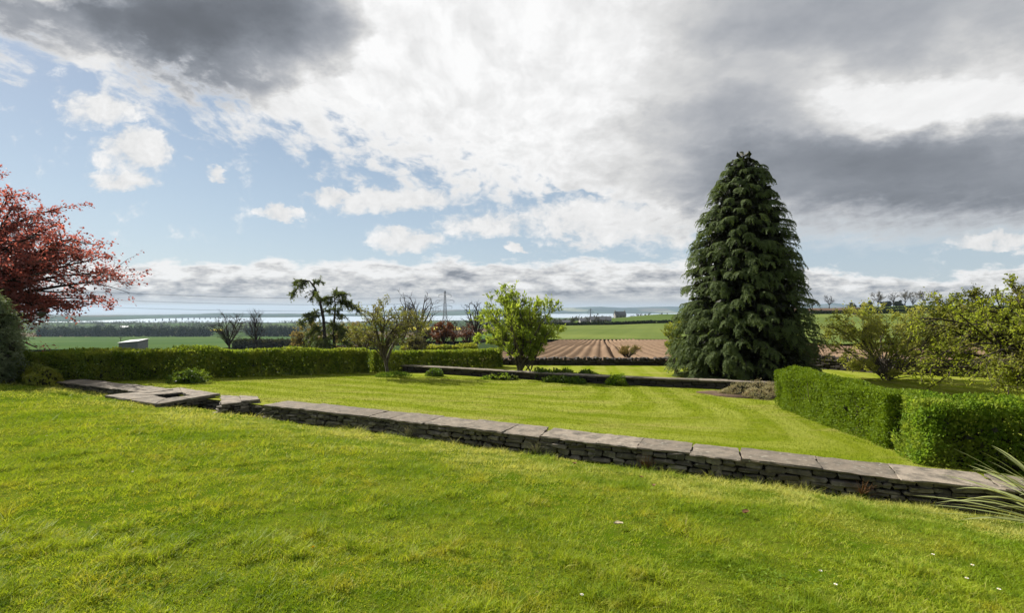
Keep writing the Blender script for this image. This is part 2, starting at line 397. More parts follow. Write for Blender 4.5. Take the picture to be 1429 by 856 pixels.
def grass_mat():
    def b(g):
        p = pos(g); x, y, z = g.sep(p)
        s = g.m('MULTIPLY', g.m('SUBTRACT', g.m('MULTIPLY_ADD', x, SLOPE, WL0), y), 1 / NS)
        ri = g.node('ShaderNodeNewGeometry').outputs['Random Per Island']
        n = g.noise(p, .8, 5, .62); n2 = g.noise(p, 3.2, 4, .6)
        c = g.mix(ri, (.190, .275, .012), (.345, .41, .034))
        c = g.mix(g.m('MULTIPLY', g.step(n2, .48, .64), .6), c, (.34, .31, .026))
        dry = g.m('MULTIPLY', g.step(g.m('ADD', s, g.m('MULTIPLY', g.m('SUBTRACT', n, .5), 6.0)), 3.0, .4), g.step(ri, .0, .7, .5, .95))
        c = g.mix(g.m('MULTIPLY', dry, .85), c, (.52, .50, .16))
        c = g.mix(g.m('MULTIPLY', g.step(ri, .90, .94), .7), c, (.40, .35, .13))
        c = g.mix(g.m('MULTIPLY', g.step(n, .47, .62), .75), c, (.125, .220, .006))
        n3 = g.noise(p, 9.0, 4, .65); c = g.mix(g.m('MULTIPLY', g.step(n3, .52, .62), .7), c, (.060, .130, .006)); c = g.mix(g.m('MULTIPLY', g.step(g.noise(p, 6.0, 4, .65), .56, .68), .45), c, (.42, .41, .08))
        return leafshader(g, c, .42, .55, .12, g.vm('MULTIPLY', c, (1.35, 1.25, .7)))
    return mat('grass_blade', b)
M_grass = grass_mat()
def farmland():
    def b(g):
        p = pos(g); v = g.node('ShaderNodeTexVoronoi'); v.inputs['Scale'].default_value = .0052; v.inputs['Randomness'].default_value = .9
        g.l.new(g.vm('MULTIPLY', p, (1, .55, 0)), v.inputs['Vector'])
        r, gg, bb = g.sep(v.outputs['Color'])
        c = g.mix(g.step(r, .3, .32), (.042, .070, .022), (.070, .098, .030))
        c = g.mix(g.step(r, .62, .63), c, (.030, .046, .020))
        c = g.mix(g.step(r, .78, .79), c, (.11, .085, .055))
        c = g.mix(g.step(r, .93, .94), c, (.17, .16, .11))
        n = g.noise(p, .03, 5, .6)
        c = g.mix(g.m('MULTIPLY', g.step(n, .45, .7), .4), c, (.035, .055, .018))
        return principled(g, c, .95, 0.0)
    return mat('farmland', b)
M_farm = farmland()
def field(name, c1, c2, sc_=.05, rows=0.0, dirv=(.173, 1.0), stripes=0.0):
    def b(g):
        p = pos(g); n = g.noise(p, sc_, 6, .6); f = g.noise(p, 2.2, 6, .7)
        c = g.mix(g.step(n, .35, .65), c1, c2)
        c = g.mix(g.m('MULTIPLY', g.step(f, .42, .72), .4), c, g.vm('MULTIPLY', c, (.72, .72, .70)))
        if rows:
            x, y, z = g.sep(p); L = math.hypot(*dirv)
            w = g.m('ADD', g.m('MULTIPLY', x, dirv[1] / L * rows), g.m('MULTIPLY', y, -dirv[0] / L * rows))
            c = g.mix(g.m('MULTIPLY', g.step(g.m('SINE', w), .2, .9), stripes), c, g.vm('MULTIPLY', c, (.8, .82, .78)))
        return principled(g, c, .95, 0.0, bump(g, f, .5, .05))
    return mat(name, b)
M_green = field('green_crop', (.090, .122, .034), (.135, .165, .046), .02, .9, (.3, 1), .25)
M_green2 = field('green_crop_far', (.050, .090, .030), (.075, .115, .036), .012, .5, (1, .4), .5)
M_greenshade = field('pasture', (.058, .090, .024), (.082, .115, .030), .02)
M_plough = field('ploughed_earth', (.135, .092, .062), (.19, .132, .088), .05)
M_plough2 = field('bare_earth_far', (.085, .060, .044), (.12, .085, .06), .02)
M_rape = field('rapeseed', (.42, .36, .03), (.52, .45, .05), .05)
M_hills = None
def water_mat():
    def b(g):
        p = pos(g); n = g.noise(g.vm('MULTIPLY', p, (.4, 1, 0)), .02, 4, .6)
        return principled(g, (.30, .36, .42), .28, .6, bump(g, n, .15, 1.0))
    return mat('estuary_water', b)
M_water = water_mat()
def plain(name, c, rough=.8, spec=.3, metal=0.0, var=.25, scale=3):
    def b(g):
        n = g.noise(pos(g), scale, 5, .6)
        return principled(g, g.mix(g.step(n, .3, .7), tuple(q * (1 - var) for q in c), c), rough, spec, None, metal)
    return mat(name, b)
M_steel = plain('galvanised_steel', (.16, .17, .18), .6, .3, .0, .2, .2)
M_cable = plain('cable', (.06, .06, .065), .6)
M_shed = plain('weathered_boards', (.20, .205, .21), .85, .2)
M_shedroof = plain('sheet_roof', (.40, .41, .41), .5)
M_slate = plain('slate_roof', (.075, .080, .09), .7, .3, 0, .2, .3)
M_housewall = plain('grey_stone_wall', (.26, .25, .235), .9, .2, 0, .3, .4)
M_window = plain('window_glass', (.03, .035, .04), .1, .6)
M_petal = plain('white_petal', (.80, .80, .78), .6)
M_disc = plain('yellow_disc', (.62, .42, .03), .7)
M_dandelion = plain('dandelion_yellow', (.75, .55, .02), .6)
M_dead = plain('dead_leaf', (.20, .095, .035), .7, .3, 0, .5, 30)
M_pale_leaf = plain('bleached_leaf', (.50, .43, .28), .7, .3, 0, .4, 30)
M_soil = plain('bed_soil', (.11, .075, .05), .95, .1, 0, .5, 9)

# ------------------------------------------------------------------ terrain
def garden_z(X, Y):
    X = np.asarray(X, float); Y = np.asarray(Y, float); s = S_of(X, Y)
    base = np.interp(X, [-18, -15, -6, 5, 9], [2.34, 2.43, 2.60, 2.63, 2.67])
    k = np.zeros_like(s)
    for o in (-.5, -.25, 0, .25, .5):
        k = k + np.interp(np.maximum(s, 0) + o * np.clip(s, 0, 1), [0, 2.4, 8.5, 14, 40], [0, .47, 1, 1.08, 1.3]) / 5
    up = base + (1.6 - base) * k
    lo = 2.37 + .045 * np.maximum(-s, 0); lo = np.minimum(lo, 2.84 + .004 * np.maximum(-s - 10, 0))
    return CAMZ - np.where(s > 0, up, lo)
TX = [-900, 100, 400, 640, 760, 840, 930, 1150, 1300, 1900]
TY = [26, 60, 116, 260, 400, 460, 600, 1000, 1500, 2000, 2700, 3300, 9000]
TD = np.array([
    [2.85, 5.5, 9.5, 19, 27, 29.5, 34, 41, 46, 51, 54, 60, 60],
    [2.85, 5.5, 9.5, 19, 27, 29.5, 34, 41, 46, 53, 60, 60, 60],
    [2.85, 5.4, 9.3, 18.5, 26.5, 29, 34, 41, 46, 53, 60, 60, 60],
    [2.85, 5.0, 8.3, 15.5, 22, 25, 30.5, 40, 45.5, 49.5, 56, 60, 60],
    [2.82, 4.5, 7.26, 9.2, 13, 15, 20, 30, 39, 44.5, 49.5, 58, 60],
    [2.80, 4.46, 7.26, 8.9, 9.2, 9.4, 13, 26, 38, 44, 49, 56, 60],
    [2.80, 4.46, 7.26, 8.0, 5.9, 5.6, 9, 25, 38, 45, 50, 56, 60],
    [2.80, 5.1, 6.0, 3.2, .8, .1, 4, 22, 38, 46, 52, 60, 60],
    [2.80, 4.6, 5.2, 1.6, -1.6, -2.3, 2, 20, 38, 46, 54, 60, 60],
    [2.80, 4.6, 5.2, 1.6, -1.6, -2.3, 2, 20, 38, 46, 54, 60, 60]])
def smooth_interp(x, xs, n):
    j = np.clip(np.searchsorted(xs, x) - 1, 0, len(xs) - 2); xs = np.asarray(xs, float)
    t = np.clip((x - xs[j]) / (xs[j + 1] - xs[j]), 0, 1); return j, t
def far_z(X, Y):
    px = np.asarray(X) / np.maximum(Y, 1) * F + CX
    jc, tc = smooth_interp(px, TX, 0); tc = tc * tc * (3 - 2 * tc)
    ly = np.log(np.maximum(Y, 26)); jr, tr = smooth_interp(ly, np.log(TY), 0)
    d = (TD[jc, jr] * (1 - tr) + TD[jc, jr + 1] * tr) * (1 - tc) + (TD[jc + 1, jr] * (1 - tr) + TD[jc + 1, jr + 1] * tr) * tc
    return CAMZ - d
def gz(X, Y):
    X = np.asarray(X, float); Y = np.asarray(Y, float)
    return np.where(Y < 26, garden_z(X, Y), far_z(X, Y))
def lawn_bump(X, Y): return (fbm(X * .9, Y * .9, 4, 5) - .47) * .07 + (fbm(X * 3.1, Y * 3.1, 3, 41) - .44) * .045
def grid_faces(nr, nc, keep=None):
    i = np.arange(nr * nc).reshape(nr, nc)
    q = np.stack([i[:-1, :-1], i[:-1, 1:], i[1:, 1:], i[1:, :-1]], -1).reshape(-1, 4)
    return q if keep is None else q[keep.reshape(-1)]

def build_ground():
    ys = np.concatenate([np.arange(-30, 26, 2.0), np.geomspace(26, 3500, 110)])
    xs = np.sinh(np.linspace(-7.2, 7.2, 281)) * 7.0
    X, Y = np.meshgrid(xs, ys)
    Z = gz(X, Y) - (.22 + .002 * np.maximum(Y, 0)) * np.where(Y > 700, 0, 1)
    Z = Z + np.where(Y > 300, (fbm(X / 180, Y / 180, 4, 2) - .5) * np.minimum(Y / 1500, 1) * 3.0, 0) * np.clip((2200 - Y) / 800, 0, 1)
    o = mesh_obj('ground', np.stack([X, Y, Z], -1).reshape(-1, 3), [grid_faces(*X.shape)], M_farm, smooth=True); tag(o, kind='structure')
    # upper lawn, up to the foot of the garden wall
    w = np.arange(-30, 30.1, .12); s = np.concatenate([np.arange(.0, 8, .12), np.arange(8, 10, .2), np.arange(10, 30, .8)])
    Wg, Sg = np.meshgrid(w, s); P = wall_pt(Wg[..., None], Sg[..., None]); X, Y = P[..., 0], P[..., 1]
    Z = garden_z(X, Y - 1e-4) + lawn_bump(X, Y)
    Z[0] = garden_z(X[0], Y[0] - .02)
    o = mesh_obj('lawn', np.stack([X, Y, Z], -1).reshape(-1, 3), [grid_faces(*X.shape)[:, ::-1]], M_lawn_u, smooth=True); tag(o, kind='structure')
    # lower lawn
    w = np.arange(-26, 44, .35); s = np.concatenate([np.arange(-.35, -16, -.3), np.arange(-16, -34, -.6)])
    Wg, Sg = np.meshgrid(w, s); P = wall_pt(Wg[..., None], Sg[..., None]); X, Y = P[..., 0], P[..., 1]
    Z = garden_z(X, Y) + (fbm(X * .5, Y * .5, 3, 9) - .45) * .035
    keep = (Y[:-1, :-1] < 25.9) & (Y[:-1, :-1] > 0) & (Y[:-1, :-1] < 26.6 + .67 * (X[:-1, :-1] + .5))
    o = mesh_obj('lawn', np.stack([X, Y, Z], -1).reshape(-1, 3), [grid_faces(*X.shape, keep)], M_lawn_l, smooth=True); tag(o, kind='structure')
build_ground()

def patch(name, corners, m, nu=60, nv=24, lift=None, zf=None):
    """field draped on the terrain: corners as (px column, distance) pairs"""
    c = np.array([(PX(px, Y), Y) for px, Y in corners])
    u = np.linspace(0, 1, nu)[None, :, None]; v = np.linspace(0, 1, nv)[:, None, None]
    P = (c[0] * (1 - u) + c[1] * u) * (1 - v) + (c[3] * (1 - u) + c[2] * u) * v
    X, Y = P[..., 0], P[..., 1]
    Z = (zf or gz)(X, Y) + (lift if lift is not None else .12 + .0012 * Y)
    o = mesh_obj(name, np.stack([X, Y, Z], -1).reshape(-1, 3), [grid_faces(*X.shape)], m, smooth=True); return tag(o, kind='structure')
# ploughed field with real ridges
def ploughed():
    d = nrm(np.array([.173, 1.0])); n = np.array([d[1], -d[0]])
    sp = .86; prof = [(0, -.10), (.18, -.02), (.36, .13), (.62, .13), (.80, -.02)]
    lat, hh = [], []
    for i in range(-10, 70):
        amp = 1.35 if 1 <= i <= 9 else (.62 + .2 * R.random())
        for t, h in prof: lat.append((i + t) * sp); hh.append(h * amp - (.16 if i == 2 and t < .2 else 0))
    lat = np.array(lat); hh = np.array(hh)
    al = np.geomspace(26.3, 125, 60)
    A, Lt = np.meshgrid(al, lat, indexing='ij')
    X = A * d[0] + Lt * n[0] - .8; Y = A * d[1] + Lt * n[1]
    Z = gz(X, np.maximum(Y, 26)) + .12 + hh[None] + (fbm(X * 1.3, Y * 1.3, 3, 4) - .45) * .10
    far = 116 - np.clip((X / np.maximum(Y, 1) * F + CX - 930) / 220, 0, 1.4) * 42
    k = (Y > 26.2) & (Y < far)
    keep = k[:-1, :-1]
    o = mesh_obj('ploughed_field', np.stack([X, Y, Z], -1).reshape(-1, 3), [grid_faces(*X.shape, keep)[:, ::-1]], M_plough, smooth=True); tag(o, kind='structure')
ploughed()
patch('green_field', [(690, 117), (935, 117), (950, 262), (690, 262)], M_green, 60, 30)
patch('green_field', [(930, 117), (1160, 74), (1190, 262), (948, 262)], M_green, 60, 30)
patch('green_field', [(1158, 74), (1560, 74), (1500, 190), (1185, 240)], M_green, 60, 30)
patch('pasture_field', [(745, 268), (960, 268), (960, 455), (800, 455)], M_greenshade, 50, 30)
patch('pasture_field', [(1190, 265), (1600, 200), (1600, 300), (1195, 330)], M_greenshade, 50, 30)
patch('bare_field', [(1110, 335), (1210, 335), (1205, 470), (1105, 470)], M_plough2, 40, 20)
patch('bare_field', [(1212, 335), (1640, 305), (1640, 470), (1207, 470)], M_greenshade, 40, 20)
patch('crop_field', [(-60, 105), (425, 150), (415, 600), (-80, 600)], M_green2, 80, 50)
patch('bare_field', [(290, 118), (560, 118), (520, 185), (330, 185)], M_plough2, 60, 20, lift=.5)
patch('crop_field', [(470, 205), (700, 180), (700, 330), (440, 420)], M_green2, 60, 20, lift=.7)
patch('bare_field', [(560, 420), (735, 380), (720, 800), (590, 800)], M_plough2, 60, 20, lift=1.8)
patch('rapeseed_field', [(545, 820), (645, 820), (640, 1080), (560, 1080)], M_rape, 40, 20, lift=2.5)
patch('rapeseed_field', [(284, 830), (312, 830), (312, 900), (284, 900)], M_rape, 30, 10, lift=3)
patch('pale_field', [(165, 1050), (178, 1050), (180, 1200), (168, 1200)], M_shedroof, 10, 10, lift=3)

SHX, SHY = [-900, 100, 180, 260, 400, 560, 640, 760, 930, 1200, 2000], [1950, 2000, 2350, 2750, 2950, 3400, 3830, 4900, 5400, 5600, 5800]
def build_water():
    px = np.linspace(-900, 2000, 60); far = np.interp(px, SHX, SHY) + 220; near = np.full(60, 1750.)
    V = np.concatenate([np.stack([PX(px, near), near, np.full(60, -50.4)], 1), np.stack([PX(px, far), far, np.full(60, -50.4)], 1)])
    i = np.arange(59); tag(mesh_obj('water', V, [np.stack([i, i + 1, 61 + i, 60 + i], 1)], M_water), kind='structure')
build_water()
def build_hills():
    global M_hills
    def b(g):
        p = pos(g); v = g.node('ShaderNodeTexVoronoi'); v.inputs['Scale'].default_value = .0028
        g.l.new(g.vm('MULTIPLY', p, (1, .45, 0)), v.inputs['Vector'])
        r, gg, bb = g.sep(v.outputs['Color'])
        c = g.mix(g.step(r, .4, .42), (.022, .034, .022), (.040, .060, .032))
        c = g.mix(g.step(r, .74, .75), c, (.085, .075, .05)); c = g.mix(g.step(r, .93, .94), c, (.19, .19, .12))
        c = g.mix(g.m('MULTIPLY', g.step(g.noise(p, .004, 5, .6), .48, .6), .7), c, (.020, .034, .018))
        return principled(g, c, .95, 0.0)
    M_hills = mat('hill_country', b)
    cx = [-900, -300, 100, 180, 230, 300, 400, 480, 560, 640, 760, 800, 835, 870, 920, 1000, 1100, 1140, 1162, 1195, 1300, 1500, 2000]
    cy = [438, 439, 440, 440, 439.6, 437.5, 437.8, 438.6, 434.5, 432.5, 430.5, 429.5, 427.8, 429.3, 428, 427.5, 427, 425, 422.5, 427, 429, 430, 430]
    sx = [-900, 100, 180, 260, 400, 560, 640, 760, 930, 1200, 2000]; sy = [1950, 2000, 2350, 2750, 2950, 3400, 3830, 4900, 5400, 5600, 5800]
    px = np.linspace(-900, 2000, 420); sh = np.interp(px, SHX, SHY)
    crest = np.interp(px, cx, cy) + (fbm(px / 34, px * 0, 4, 3) - .47) * 1.6
    t = np.linspace(0, 1, 26)
    depth = np.interp(px, [100, 500, 800], [1100, 1500, 1700])
    Yc = sh + depth; zc = PZ(crest, Yc)
    Y = sh[None] + (t[:, None] * 1.35 * depth[None]); X = (px[None] - CX) / F * Y
    prof = np.clip(t / .74, 0, 1); prof = prof ** 1.15 * np.where(t > .74, 1 - (t - .74) / .26 * .6, 1)
    Z = -50.9 + prof[:, None] * (zc[None] + 50.9) * (1 + (fbm(X / 420, Y / 420, 4, 8) - .47) * .35 * np.clip((.74 - t) / .3, 0, 1)[:, None])
    o = mesh_obj('hills', np.stack([X, Y, Z], -1).reshape(-1, 3), [grid_faces(*X.shape)], M_hills, smooth=True); tag(o, kind='structure')
build_hills()

# ------------------------------------------------------------------ masonry
def rough_stone(mb, c, sx, sy, sz, rz, mi=0, j=.006):
    """a rubble stone: box with chamfered, uneven edges"""
    h = np.array([sx, sy, sz]) / 2; ch = min(sx, sz) * R.uniform(.18, .40)
    V = []
    for z in (-1, 1):
        for (x, y) in ((-1, -1), (1, -1), (1, 1), (-1, 1)):
            V.append([x * (h[0] - ch), y * h[1] * .999 if y > 0 else -(h[1] - ch * .6), z * h[2]])
    top_ = np.array(V)
    V2 = []
    for z in (-1, 1):
        for (x, y) in ((-1, -1), (1, -1), (1, 1), (-1, 1)):
            V2.append([x * h[0], y * h[1], z * (h[2] - ch)])
    v = np.concatenate([top_[:4], np.array(V2), top_[4:]]) + R.normal(0, j, (16, 3))
    q = [[0, 3, 2, 1], [12, 13, 14, 15]]
    for r in range(3):
        for i in range(4): q.append([r * 4 + i, r * 4 + (i + 1) % 4, r * 4 + 4 + (i + 1) % 4, r * 4 + 4 + i])
    ca, sa = math.cos(rz), math.sin(rz)
    v = np.stack([v[:, 0] * ca - v[:, 1] * sa, v[:, 0] * sa + v[:, 1] * ca, v[:, 2]], 1) + np.array(c)
    mb.add(v, np.array(q), mi)
def slab(name, poly, z0, z1, parent, m, n=9, jz=.003, je=.010):
    """flagstone from a 4-corner plan polygon, with chipped edges and an uneven face"""
    c = np.array(poly, float); u = np.linspace(0, 1, n)
    U, Vv = np.meshgrid(u, u); U = U[..., None]; Vv = Vv[..., None]
    P = (c[0] * (1 - U) + c[1] * U) * (1 - Vv) + (c[3] * (1 - U) + c[2] * U) * Vv
    cen = c.mean(0); edge = ((U == 0) | (U == 1) | (Vv == 0) | (Vv == 1))
    P = P + np.where(edge, R.normal(0, je, P.shape), 0)
    zt = z1 + (fbm(P[..., 0] * 3, P[..., 1] * 3, 3, 6) - .47) * jz * 3 + R.normal(0, jz * .25, P.shape[:2]) - np.where(edge[..., 0], abs(R.normal(0, .0025, P.shape[:2])), 0)
    zt = zt + R.normal(0, .005) + R.normal(0, .006) * (U[..., 0] - .5) + R.normal(0, .008) * (Vv[..., 0] - .5)
    topv = np.concatenate([P, zt[..., None]], -1).reshape(-1, 3)
    ring = np.concatenate([np.arange(n), np.arange(n - 1) * n + 2 * n - 1, (n - 1) * n + np.arange(n - 2, -1, -1), np.arange(n - 2, 0, -1) * n])
    mid = topv[ring].copy(); mid[:, :2] += nrm(mid[:, :2] - cen) * R.uniform(-.002, .014, (len(ring), 1)); mid[:, 2] = z0 + (z1 - z0) * R.uniform(.35, .65, len(ring))
    bot = topv[ring].copy(); bot[:, :2] -= nrm(bot[:, :2] - cen) * R.uniform(0, .02, (len(ring), 1)); bot[:, 2] = z0
    mb = MB(); nt = n * n; k = len(ring); ar = np.arange(k)
    V = np.concatenate([topv, mid, bot, [[cen[0], cen[1], z0]]])
    f2 = np.stack([ring, nt + ar, nt + (ar + 1) % k, np.roll(ring, -1)], 1)
    f3 = np.stack([nt + ar, nt + k + ar, nt + k + (ar + 1) % k, nt + (ar + 1) % k], 1)
    f4 = np.stack([np.full(k, nt + 2 * k), nt + k + (ar + 1) % k, nt + k + ar], 1)
    mb.add(V, [grid_faces(n, n), f2, f3, f4])
    return mb.obj(name, m, parent)
def masonry(mb, p, q, z0a, z0b, z1, thick, course=(.045, .11), lens=(.10, .38), face=1):
    """rubble courses between plan points p and q; the visible face is on the right-hand side of p->q"""
    p = np.array(p, float); q = np.array(q, float); L = np.linalg.norm(q - p); d = (q - p) / L; nn = np.array([d[1], -d[0]]); rz = math.atan2(d[1], d[0])
    x = 0.0
    zlow = min(z0a, z0b) - .06
    z = z1
    while z > zlow:
        h = R.uniform(*course); x = R.uniform(-.2, 0)
        while x < L:
            l = R.uniform(*lens); l = min(l, L - x + .02)
            if l < .05: break
            zz = z - h / 2 + R.normal(0, .006); dep = R.uniform(.14, .2)
            c = p + d * (x + l / 2) + nn * (-dep / 2 + R.normal(.004, .020))
            g0 = z0a + (z0b - z0a) * (x + l / 2) / L
            if zz + h / 2 > g0 - .06 and x + l > 0: rough_stone(mb, (c[0], c[1], zz), l * R.uniform(.86, .98), dep, h * R.uniform(.66, 1.02), rz + R.normal(0, .05), 0, .009)
            x += l
        z -= h
    c = (p + q) / 2 - nn * (.07 + (thick - .09) / 2)
    box(mb, (c[0], c[1], (zlow + z1 - .012) / 2), L - .02, thick - .09, z1 - .012 - zlow, rz, 1)

CAPZ = CAPT = CAMZ - 2.27; CAPH = .046
def coping_run(parent, w0, w1, s_front, s_back, zt, m=M_slab, lens=(.5, 1.2), gap=.009, extra=0.0):
    w = w0
    while w < w1 - .02:
        l = min(R.uniform(*lens), w1 - w)
        if w1 - (w + l) < .25: l = w1 - w
        sk = R.normal(0, .04); f0 = s_front + R.normal(0, .018); f1 = s_front + R.normal(0, .018); b0 = s_back + R.normal(0, .015)
        poly = [wall_pt(w + gap / 2, f0), wall_pt(w + l - gap / 2, f1), wall_pt(w + l - gap / 2 + sk, b0), wall_pt(w + gap / 2 + R.normal(0, .01), b0)]
        slab('coping_slab', poly, zt - CAPH, zt + R.normal(0, .006), parent, m)
        w += l
def Wc(X, Y): return float((np.array([X, Y]) - WL0 / NS * WN) @ WD)
def garden_wall():
    wr0, wr1 = Wc(-5.85, 12.1), Wc(9.4, 5.0)
    pm = wall_pt((wr0 + wr1) / 2, 0)
    root = empty('stone_wall', (*pm, CAMZ - 2.5)); tag(root, 'long low dry-stone garden wall with flat grey coping slabs crossing the lawn', 'wall')
    mb = MB(); ws = np.arange(wr0, wr1, 2.0); ws = np.append(ws, wr1)
    for a, b in zip(ws[:-1], ws[1:]):
        pa, pb = wall_pt(a, 0), wall_pt(b, 0)
        masonry(mb, pa, pb, float(garden_z(*(pa - WN * .05))), float(garden_z(*(pb - WN * .05))), CAPT - CAPH, .62)
    pe0, pe1 = wall_pt(wr0, -.6), wall_pt(wr0, 0)
    masonry(mb, pe0, pe1, CAMZ - 2.5, CAMZ - 2.5, CAPT - CAPH, .2)
    masonry(mb, wall_pt(Wc(-8.6, 13.4), -.38), wall_pt(wr0 + .02, -.38), CAMZ - 2.56, CAMZ - 2.58, CAPT - .15, .28)
    mb.obj('masonry', [M_rubble, M_shadowcore], root)
    coping_run(root, wr0, wr1, .045, -.66, CAPT)
    # left stretch
    wl0, wl1 = Wc(-17.6, 17.6), Wc(-9.9, 14.0)
    pm = wall_pt((wl0 + wl1) / 2, 0)
    root = empty('stone_wall', (*pm, CAMZ - 2.42)); tag(root, 'short low stone wall with pale coping running from the landing to the hedge end', 'wall')
    mb = MB(); ws = np.linspace(wl0, wl1, 5)
    for a, b in zip(ws[:-1], ws[1:]):
        pa, pb = wall_pt(a, 0), wall_pt(b, 0)
        masonry(mb, pa, pb, float(garden_z(*(pa - WN * .05))), float(garden_z(*(pb - WN * .05))), CAPT - .05 - CAPH, .62)
    mb.obj('masonry', [M_rubble, M_shadowcore], root)
    coping_run(root, wl0 + 1.6, wl1, .05, -.66, CAPT - .02, lens=(.6, 1.1))
    # landing with a recess, and the stepped stub beside it
    zt = CAMZ - 2.31
    Lp, Fp, Rp, Bp = np.array([-10.85, 13.62]), np.array([-8.66, 12.42]), np.array([-7.92, 13.88]), np.array([-9.75, 15.0])
    h1, h2, h3, h4 = np.array([-9.62, 13.72]), np.array([-8.90, 13.16]), np.array([-8.55, 13.60]), np.array([-9.12, 14.12])
    root = empty('stone_landing', (-9.2, 13.6, CAMZ - 2.5)); tag(root, 'flagged stone landing with a dark square recess set into the lawn beside the wall', 'landing')
    mb = MB()
    for a, b in ((Lp, Fp), (Fp, Rp)):
        d = nrm(b - a); nn = np.array([d[1], -d[0]])
        masonry(mb, a + d * .06 - nn * .05, b - d * .06 - nn * .05, float(garden_z(*a)), float(garden_z(*b)), zt - .06, .25, course=(.045, .08))
    # floor and cheeks of the recess
    fl = np.array([[*h1, zt - .30], [*h2, zt - .30], [*h3, zt - .30], [*h4, zt - .30], [*h1, zt - .03], [*h2, zt - .03], [*h3, zt - .03], [*h4, zt - .03]])
    mb.add(fl, np.array([[0, 1, 2, 3], [0, 4, 5, 1], [1, 5, 6, 2], [2, 6, 7, 3], [3, 7, 4, 0]]), 1)
    mb.obj('masonry', [M_rubble, M_shadowcore], root)
    lerp = lambda a, b, t: a + (b - a) * t
    for poly in ((Lp, Fp, h2, h1), (Fp, Rp, h3, h2), (Rp, Bp, h4, h3), (Bp, Lp, h1, h4)):
        a, b, c, d = poly; ins = .006
        m0, m1 = lerp(a, b, .5 + R.normal(0, .06)), lerp(d, c, .5 + R.normal(0, .06))
        for pl in ((a, m0, m1, d), (m0, b, c, m1)):
            pl = np.array(pl); ce = pl.mean(0); pl = ce + (pl - ce) * (1 - ins / .4)
            slab('paving_slab', pl, zt - .06, zt, root, M_slab)
    q = [np.array(v) for v in ((-7.06, 12.42), (-6.44, 13.02), (-6.72, 13.50), (-7.84, 13.78))]
    root = empty('stone_step', (-7.0, 13.2, CAMZ - 2.5)); tag(root, 'rough stone step block with a tilted slab top between landing and long wall', 'step')
    mb = MB(); masonry(mb, q[0], q[1], CAMZ - 2.5, CAMZ - 2.5, zt - .07, .3, course=(.04, .07)); masonry(mb, q[3], q[0], CAMZ - 2.5, CAMZ - 2.5, zt - .07, .3); masonry(mb, q[1], q[2], CAMZ - 2.5, CAMZ - 2.5, zt - .07, .2)
    mb.obj('masonry', [M_rubble, M_shadowcore], root)
    mA, mB_ = lerp(q[0], q[1], .52), lerp(q[3], q[2], .5)
    slab('step_slab', [q[0], mA, mB_, q[3]], zt - .065, zt - .015, root, M_slab); slab('step_slab', [mA + .008, q[1], q[2], mB_ + .008], zt - .065, zt + .01, root, M_slab)
garden_wall()

TW = [(-5.0, 22.9), (-2.0, 21.55), (.7, 20.35), (3.2, 19.35), (5.7, 18.5), (8.6, 17.7), (9.6, 17.4)]
def terrace_wall():
    root = empty('terrace_wall', (2.5, 19.6, -1.25)); tag(root, 'thin dark retaining wall with a narrow coping across the far side of the lawn', 'wall')
    mb = MB()
    for i, (a, b) in enumerate(zip(TW[:-1], TW[1:])):
        za, zb = float(garden_z(*a)), float(garden_z(*b))
        zt = za + .29
        masonry(mb, a, b, za, zb, min(za, zb) + .25, .34, course=(.07, .11), lens=(.2, .6))
        d = nrm(np.array(b) - a); nn = np.array([d[1], -d[0]]); L = np.linalg.norm(np.array(b) - a); k = max(2, int(L / .9))
        for j in range(k):
            p0 = np.array(a) + d * (L * j / k + .01); p1 = np.array(a) + d * (L * (j + 1) / k - .01)
            slab('coping_slab', [p0 + nn * .04, p1 + nn * .04, p1 - nn * .40, p0 - nn * .40], min(za, zb) + .252, min(za, zb) + .30, root, M_slab, n=5)
    mb.obj('masonry', [M_dyke, M_shadowcore], root)
terrace_wall()
def boundary_wall(pts, h, name, label):
    m = np.mean(pts, 0); root = empty(name, (m[0], m[1], float(gz(*m)))); tag(root, label, 'wall')
    mb = MB()
    for a, b in zip(pts[:-1], pts[1:]):
        a = np.array(a); b = np.array(b); z = float(garden_z(*a))
        masonry(mb, a, b, z, z, z + h, .4, course=(.09, .15), lens=(.2, .5))
    mb.obj('masonry', [M_dyke, M_shadowcore], root)
    cb = MB()
    for a, b in zip(pts[:-1], pts[1:]):
        a = np.array(a); b = np.array(b); L = np.linalg.norm(b - a); d = (b - a) / L; n = int(L / .2); z = float(garden_z(*a))
        for i in range(n):
            c = a + d * (i + .5) * L / n - np.array([d[1], -d[0]]) * .2
            rough_stone(cb, (c[0], c[1], z + h + .07 + R.normal(0, .02)), .16, .42, R.uniform(.08, .16), math.atan2(d[1], d[0]) + R.normal(0, .15), j=.015)
    cb.obj('cope_stones', M_dyke, root)
boundary_wall([(-.6, 25.95), (4, 25.9), (9, 25.8), (13.6, 25.6)], .24, 'boundary_wall', 'low dark field wall topped with upright stones in front of the ploughed furrows')
boundary_wall([(13.7, 25.5), (16.4, 22.6), (19.5, 21.6), (26, 21.2), (34, 21.0)], .5, 'boundary_wall', 'dark rubble field wall with ragged top behind the sunlit clipped hedge')

